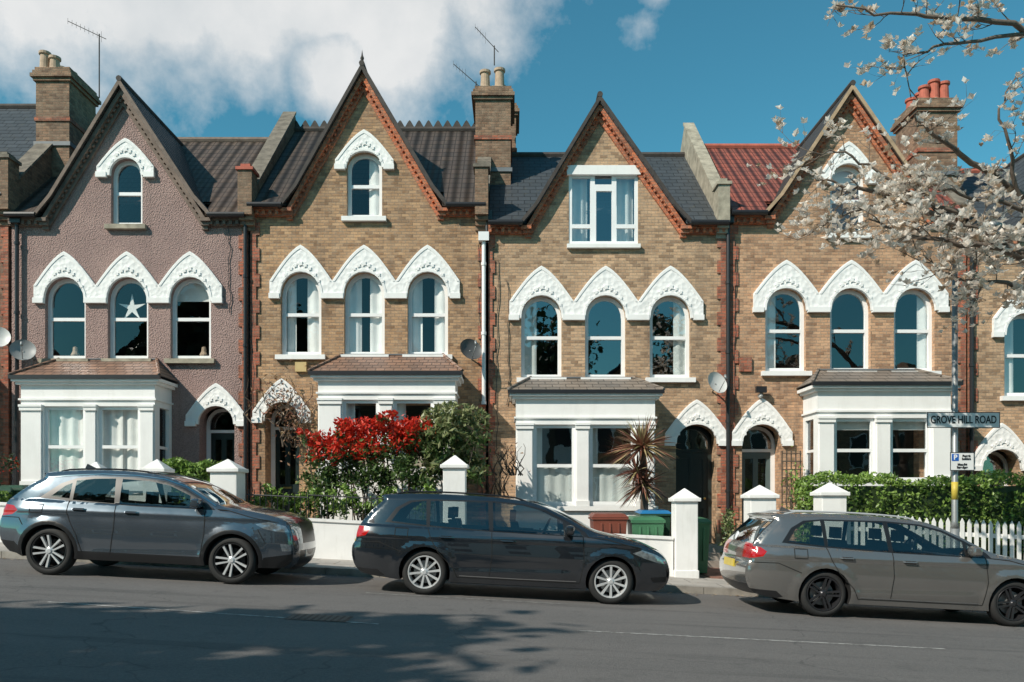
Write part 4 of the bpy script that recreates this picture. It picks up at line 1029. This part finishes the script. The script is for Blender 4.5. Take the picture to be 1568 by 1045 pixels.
    for sx in s['seats']:
        for sy in (-.37,.37):
            x=sx-xr
            v=[(x-.02,sy-.24,.6),(x+.12,sy-.24,.6),(x+.0,sy-.2,1.07),(x-.12,sy-.2,1.07)]; v2=[(a,2*sy-b,c) for a,b,c in v]
            dt.raw(v+v2,[(0,1,2,3),(7,6,5,4),(0,4,5,1),(1,5,6,2),(2,6,7,3),(3,7,4,0)],seat)
            dt.box(x-.13,x-.04,sy-.12,sy+.12,1.09,1.25,seat); dt.box(x,x+.45,sy-.24,sy+.24,.58,.72,seat)
    dt.box(s['dash']-xr-.35,s['dash']-xr+.15,-W+.2,W-.2,.6,.92,seat)
    dt.tube([(s['dash']-xr-.42+.17*math.sin(a)*.4,.36+.17*math.cos(a),.97+.17*math.sin(a)) for a in [i*math.pi/8 for i in range(17)]],.014,seat,6)
    wh=MB()
    for cx in (xr,xf):
        for sg in (-1,1):
            yo=W-.03; x=cx-xr
            def YY(q): return sg*(yo-q)
            rr=s['rim']
            def lat(prof,m,n=36): wh.lathe([(a,YY(b)) for a,b in prof],(x,0,r),'y',m,n)
            lat([(rr,.02),(rr+.012,.004),(rr+.03,.0),(r-.035,.006),(r-.01,.024),(r,.045),(r,.17),(r-.012,.2),(rr,.21)],tyre)
            lat([(rr+.004,.018),(rr-.004,.008),(rr-.016,.010),(rr-.022,.03),(rr-.03,.15)],s.get('ringm',s['wheelm']))
            lat([(0,.15),(rr-.03,.15)],well); lat([(.05,.1),(rr*.68,.10),(rr*.68,.115)],M['grey'] if not s.get('ringm') else trimb)
            lat([(0,.015),(.028,.015),(.034,.022),(.06,.035),(.065,.09)],s['wheelm'],16)
            ph=U(0,1)
            for i in range(s['spokes']):
                for da in s['twin']:
                    t=ph+2*math.pi*i/s['spokes']; ca,sa=math.cos(t),math.sin(t)
                    def pt(rad,off,dep): return (x+rad*ca-off*sa,YY(dep),r+rad*sa+off*ca)
                    o0,o1=da[0],da[1]; w0,w1=s['sw']
                    v=[pt(.045,o0-w0,.028),pt(.045,o0+w0,.028),pt(rr-.008,o1+w1,.014),pt(rr-.008,o1-w1,.014),pt(.045,o0-w0,.07),pt(.045,o0+w0,.07),pt(rr-.008,o1+w1,.06),pt(rr-.008,o1-w1,.06)]
                    wh.raw(v,[(0,1,2,3),(0,4,5,1),(2,6,7,3),(1,5,6,2),(0,3,7,4)],s['wheelm'])
            a=arc(cx,RA,zs,16); vs=[]
            for q in a: vs+= [(q[0]-xr,sg*(hw(q[0],q[1])-.001),q[1]),(q[0]-xr,sg*.5,q[1])]
            dt.raw(vs,[(2*i,2*i+1,2*i+3,2*i+2) for i in range(len(a)-1)],well)
            dt.poly([(q[0]-xr,sg*.5,q[1]) for q in a],well)
    dt.box(sil[0][0]+.25-xr,sil[-1][0]-.25-xr,-.5,.5,zs+.01,zs+.12,well)
    dt.box(xr+RA-xr,xf-RA-xr,-W+.09,W-.09,zs-.01,zs+.1,well)
    dt.obj('details_and_interior',e,True,recalc=True); wh.obj('wheels',e,True)
    for o in e.children:
        if o.name.startswith('details') or o.name.startswith('wheels'):
            md=o.modifiers.new('es','EDGE_SPLIT'); md.split_angle=.6
    return e
def estate_regs(arc,RA):
    return [([(.46,1.0),(.60,1.21),(.78,1.32),(1.05,1.352),(1.95,1.372),(2.42,1.35),(2.74,1.28),(3.03,1.145),(3.30,1.0),(3.36,.925),(2.0,.935),(1.0,.965)],trimb),
     ([(.55,1.02),(.66,1.195),(.82,1.298),(1.02,1.328),(1.05,.985)],cglass),
     ([(1.10,.982),(1.08,1.332),(1.90,1.35),(1.94,.952)],cglass),
     ([(2.0,.95),(1.97,1.35),(2.4,1.327),(2.7,1.26),(2.98,1.13),(3.0,.94)],cglass),([(3.03,1.10),(3.22,.995),(3.27,.94),(3.03,.94)],cglass),
     ([(.0,.77),(.06,.93),(.17,.925),(.25,.87),(.2,.80),(.08,.77)],redl),
     ([(3.98,.735),(4.12,.785),(4.30,.735),(4.50,.65),(4.50,.60),(4.36,.61),(4.15,.67)],lamp),
     ([(4.25,.40),(4.5,.42),(4.5,.34),(4.3,.33)],trimb),([(.02,.27),(.05,.34),(.4,.33),(.5,.25),(.3,.2)],trimb)]
estate=dict(L=4.56,W=.895,H=1.45,xr=1.06,xf=3.695,r=.322,zs=.20,belt=.95,rim=.235,fin=.75,rp=.60,lift=.03,
 sil=[(.14,.27,'bump'),(.05,.36,'bump'),(.0,.5,'bump'),(.0,.64,'bump'),(.045,.72,'tail'),(.06,.84,'tail'),(.10,.96,'rwin'),(.24,1.15,'rwin'),(.40,1.315,'spoil'),(.36,1.375,'roof'),(.65,1.408,'roof'),(1.2,1.432,'roof'),(1.8,1.43,'roof'),(2.3,1.405,'roof'),(2.62,1.357,'wind'),(2.95,1.225,'wind'),(3.28,1.065,'wind'),(3.5,.978,'hood'),(3.8,.93,'hood'),(4.1,.865,'hood'),(4.32,.785,'hood'),(4.45,.70,'grille'),(4.51,.60,'front'),(4.55,.48,'front'),(4.54,.36,'front'),(4.48,.26,'front'),(4.38,.21,'front')],
 regs=estate_regs,tl=(.76,.94),
 lines=[[(1.98,.94),(2.0,.6),(1.97,.28)],[(3.27,.93),(3.30,.6),(3.25,.28)],[(1.07,.965),(1.13,.8),(1.24,.62),(1.45,.42),(1.52,.28)],[(1.52,.275),(3.25,.275)],[(3.33,.93),(3.6,.915),(3.92,.84),(4.1,.81)],[(.05,.71),(.4,.72),(.72,.60)],[(4.0,.66),(4.1,.5)],[(.62,.80),(.8,.8),(.8,.93),(.62,.93),(.62,.80)]],
 chrome=[([(1.55,.30),(2.4,.295),(3.2,.30)],.012)],handles=[(1.35,.83),(2.22,.82)],mirror=(3.05,.95),rail=(.55,2.45),seats=[1.45,2.35],dash=3.2,wheelm=alloy,spokes=10,twin=[(0,0)],sw=(.012,.017))
def suv_regs(arc,RA):
    def ring(c): return arc(c,RA+.055)
    return [([(0.02,.28),(.05,.47),(.30,.46),(.42,.36),(.42,.2),(.2,.2)],trimb),
     ([(1.19,.25),(1.19,.37),(3.0,.37),(3.0,.25)],trimb),([(3.80,.25),(3.84,.40),(4.21,.46),(4.21,.3),(4.1,.25)],trimb),
     (ring(.80),trimb),(ring(3.395),trimb),
     ([(.58,1.09),(.84,1.31),(1.05,1.40),(1.3,1.435),(1.9,1.45),(2.3,1.42),(2.62,1.33),(2.9,1.185),(3.12,1.04),(2.0,1.035),(1.0,1.07)],trimb),
     ([(.74,1.12),(.91,1.28),(1.0,1.325),(1.01,1.10)],cglass),
     ([(1.06,1.083),(1.05,1.36),(1.3,1.40),(1.60,1.418),(1.66,1.06)],cglass),
     ([(1.73,1.055),(1.70,1.418),(2.1,1.405),(2.4,1.355),(2.72,1.225),(2.74,1.05)],cglass),([(2.78,1.19),(2.98,1.06),(2.78,1.05)],cglass),
     ([(.0,.82),(.05,.98),(.24,.965),(.32,.90),(.24,.84),(.08,.81)],redl),
     ([(3.70,.87),(3.88,.91),(4.10,.86),(4.16,.77),(4.0,.775),(3.82,.81)],lamp),
     ([(4.05,.60),(4.19,.60),(4.21,.50),(4.08,.50)],lamp)]
suv=dict(L=4.23,W=.91,H=1.56,xr=.80,xf=3.395,r=.342,zs=.25,belt=1.05,rim=.25,fin=.9,rp=.62,lift=.018,ringm=trimb,
 sil=[(.16,.32,'bump'),(.06,.42,'bump'),(.0,.56,'bump'),(.0,.72,'bump'),(.03,.82,'tail'),(.05,.93,'tail'),(.10,1.05,'rwin'),(.34,1.25,'rwin'),(.56,1.395,'spoil'),(.53,1.445,'roof'),(.8,1.488,'roof'),(1.2,1.523,'roof'),(1.7,1.535,'roof'),(2.1,1.51,'roof'),(2.4,1.457,'wind'),(2.72,1.33,'wind'),(3.02,1.17,'wind'),(3.22,1.09,'hood'),(3.5,1.06,'hood'),(3.8,1.015,'hood'),(4.02,.96,'hood'),(4.14,.88,'grille'),(4.19,.74,'grille'),(4.215,.60,'front'),(4.22,.46,'front'),(4.18,.33,'front'),(4.08,.26,'front')],
 regs=suv_regs,tl=(.80,.99),
 lines=[[(1.70,1.04),(1.72,.7),(1.68,.34)],[(2.98,1.03),(3.0,.7),(2.96,.36)],[(1.02,1.07),(1.03,.9),(1.10,.76),(1.20,.6),(1.28,.36)],[(3.05,1.06),(3.3,1.045),(3.66,.96),(3.9,.92)],[(.05,.80),(.35,.80),(.42,.7)],[(3.74,.80),(3.86,.6)],[(.5,.88),(.68,.88),(.68,1.0),(.5,1.0),(.5,.88)]],
 chrome=[([(.58,1.375),(.9,1.425),(1.4,1.475),(1.9,1.48),(2.3,1.448),(2.62,1.358),(2.95,1.185),(3.10,1.10)],.014)],
 handles=[(1.20,.955),(1.95,.945)],mirror=(2.85,1.06),rail=(.75,2.1),seats=[1.3,2.1],dash=2.95,wheelm=alloy,spokes=5,twin=[(-.02,-.05),(.02,.05)],sw=(.010,.016))
P1=paint('blue_grey_car_paint',(.085,.105,.13),rough=.2,metal=.55); P2=paint('anthracite_car_paint',(.016,.019,.025),rough=.18,metal=.4); P3=paint('silver_grey_car_paint',(.20,.19,.18),rough=.2,metal=.55)
car(suv,PX(72,11.57),11.57+.875,P1)
car(estate,PX(648,11.5),11.5+.86,P2)
est3=dict(estate); est3.update(wheelm=dalloy,spokes=5,twin=[(-.022,-.03),(.022,.03)],sw=(.012,.015),rim=.24,railm=alloy)
car(est3,PX(1258,11.3)+.02,11.3+.86,P3)
# ------------------------------------------------------------ street behind the camera and shade tree
def opp(X0,w,hz,m,rm):
    e=empty('brick_house'); mb=MB(); g=G(X0+w/2); y=-9; 
    mb.box(X0,X0+w,y-8,y,g-.5,g+hz,M[m])
    mb.prism([(X0,g+hz),(X0+w/2,g+hz+3),(X0+w,g+hz)],y-8,y-.01,M[m]); 
    mb.prism([(X0-.1,g+hz),(X0+w/2,g+hz+3.1),(X0+w+.1,g+hz),(X0+w+.1,g+hz+.15),(X0+w/2,g+hz+3.3),(X0-.1,g+hz+.15)],y-8,y+.3,M[rm])
    for k in range(2):
        for j in range(3):
            x=X0+w*(j+.5)/3; z=g+1.2+k*3.1; mb.box(x-.5,x+.5,y+.001,y+.05,z,z+1.8,M['frame']); mb.box(x-.42,x+.42,y+.051,y+.055,z+.08,z+1.72,M['black'])
    mb.box(X0+w-.7,X0+w-.1,y-4,y-3,g+hz,g+hz+3.6,M['chim']); mb.obj('walls_and_roof',e)
for i,(mm,rm) in enumerate((('b2','tile1y'),('b4','sly'),('b3','tile1y'),('white','sly'),('b2','sly'),('b4','tile1y'),('b3','sly'))): opp(-24+i*7,6.9,7.4,mm,rm)
def shade_tree(x,y,zc,r,n,ls=.3,nc=26):
    e=empty('street_tree'); mb=MB(); g=G(x); lf=MB(); top=Vector((x,y,zc))
    mb.tube([(x,y,g),(x+.1,y,g+2),(x,y,zc-r*.6)],[.3,.22,.17],bark,10)
    cls=[]
    for i in range(nc):
        d=Vector((random.gauss(0,1),random.gauss(0,1),random.gauss(0,.8))).normalized()*r*U(.2,1)
        c=top+d; cls.append((c,U(.6,1.2))); b=Vector((x,y,zc-r*.6)); mb.tube([b,b.lerp(c,.5)+Vector((0,0,.3)),c],[.09,.05,.02],bark,5)
    for i in range(n):
        c,q=random.choice(cls); leaf(lf,c+Vector((random.gauss(0,1),random.gauss(0,1),random.gauss(0,1)))*q*.5,ls,Ld,asp=1.4)
    mb.obj('trunk',e); lf.obj('crown',e,recalc=False)
shade_tree(-13.7,-2.5,8,4.4,19000,.5,75); shade_tree(2,-6.5,9,2.4,1600,.3,18); shade_tree(10,-6.5,10,2.8,1600,.3,18)
# ------------------------------------------------------------ light, sky, camera
Ld_=Vector((.583,.528,-.640)).normalized()
sun=bpy.data.lights.new('sun','SUN'); sun.energy=5.0; sun.angle=math.radians(.5); sun.color=(1,.92,.80)
so=bpy.data.objects.new('sun',sun); so.rotation_euler=Ld_.to_track_quat('-Z','Y').to_euler(); so.location=(-20,-20,30); scene.collection.objects.link(so)
w=bpy.data.worlds.new('World'); scene.world=w; w.use_nodes=True; nt=w.node_tree; nt.nodes.clear()
out=N(nt,'ShaderNodeOutputWorld'); sky=N(nt,'ShaderNodeTexSky',sky_type='NISHITA'); sky.sun_disc=False
sky.sun_elevation=math.asin(-Ld_.z); sky.sun_rotation=math.atan2(-Ld_.x,-Ld_.y); sky.altitude=0; sky.air_density=1.; sky.dust_density=.3; sky.ozone_density=2.
tint=mixc(nt,1.,sky.outputs[0],(.56,1.40,1.26),'MULTIPLY')
bg=N(nt,'ShaderNodeBackground'); L(nt,tint,bg.inputs[0]); bg.inputs[1].default_value=.095
tc=N(nt,'ShaderNodeTexCoord').outputs['Generated']
nz=noise(nt,6.5,10,tc,.6); nz2=noise(nt,2.2,5,tc)
def D(x,y): return Vector(((x-784)/FP,1,(765-y)/FP)).normalized()
acc=None
for x,y,r,a in ((60,-45,.15,1.),(190,-20,.14,1.),(270,40,.085,1.),(480,-15,.12,1),(620,15,.16,1.),(510,110,.09,1.),(590,95,.08,.8),(740,5,.13,.9),(985,45,.06,.6),(1000,0,.055,.5),(620,-110,.28,1),(250,-150,.33,1.),(350,-25,.10,.8)):
    v=N(nt,'ShaderNodeVectorMath',operation='DISTANCE'); L(nt,tc,v.inputs[0]); v.inputs[1].default_value=D(x,y)
    f=rng(nt,v.outputs['Value'],r,r*.1,0,a); acc=f if acc is None else math_(nt,'MAXIMUM',acc,f)
c1=math_(nt,'ADD',acc,math_(nt,'MULTIPLY',math_(nt,'SUBTRACT',nz,.5),1.5)); c1=rng(nt,c1,.36,.80)
sy=N(nt,'ShaderNodeSeparateXYZ'); L(nt,tc,sy.inputs[0]); back=rng(nt,sy.outputs[1],.1,-.3)
c2=math_(nt,'MULTIPLY',back,rng(nt,nz2,.60,.72)); cf=math_(nt,'MAXIMUM',c1,c2)
cc=mixc(nt,rng(nt,noise(nt,7,7,tc),.4,.7),(.97,.97,.96),(.74,.78,.80))
bg2=N(nt,'ShaderNodeBackground'); L(nt,cc,bg2.inputs[0]); bg2.inputs[1].default_value=.88
mx=N(nt,'ShaderNodeMixShader'); L(nt,math_(nt,'MULTIPLY',cf,.93),mx.inputs[0]); L(nt,bg.outputs[0],mx.inputs[1]); L(nt,bg2.outputs[0],mx.inputs[2]); L(nt,mx.outputs[0],out.inputs[0])
cam=bpy.data.cameras.new('camera'); cam.lens=36*FP/1568; cam.sensor_width=36; cam.shift_y=(765-522.2)/1568; cam.clip_end=2000; cam.clip_start=.1
co=bpy.data.objects.new('camera',cam); co.location=(0,0,EYE); co.rotation_euler=(math.pi/2,0,0); scene.collection.objects.link(co); scene.camera=co
scene.view_settings.view_transform='Standard'; scene.view_settings.look='None'; scene.view_settings.exposure=0
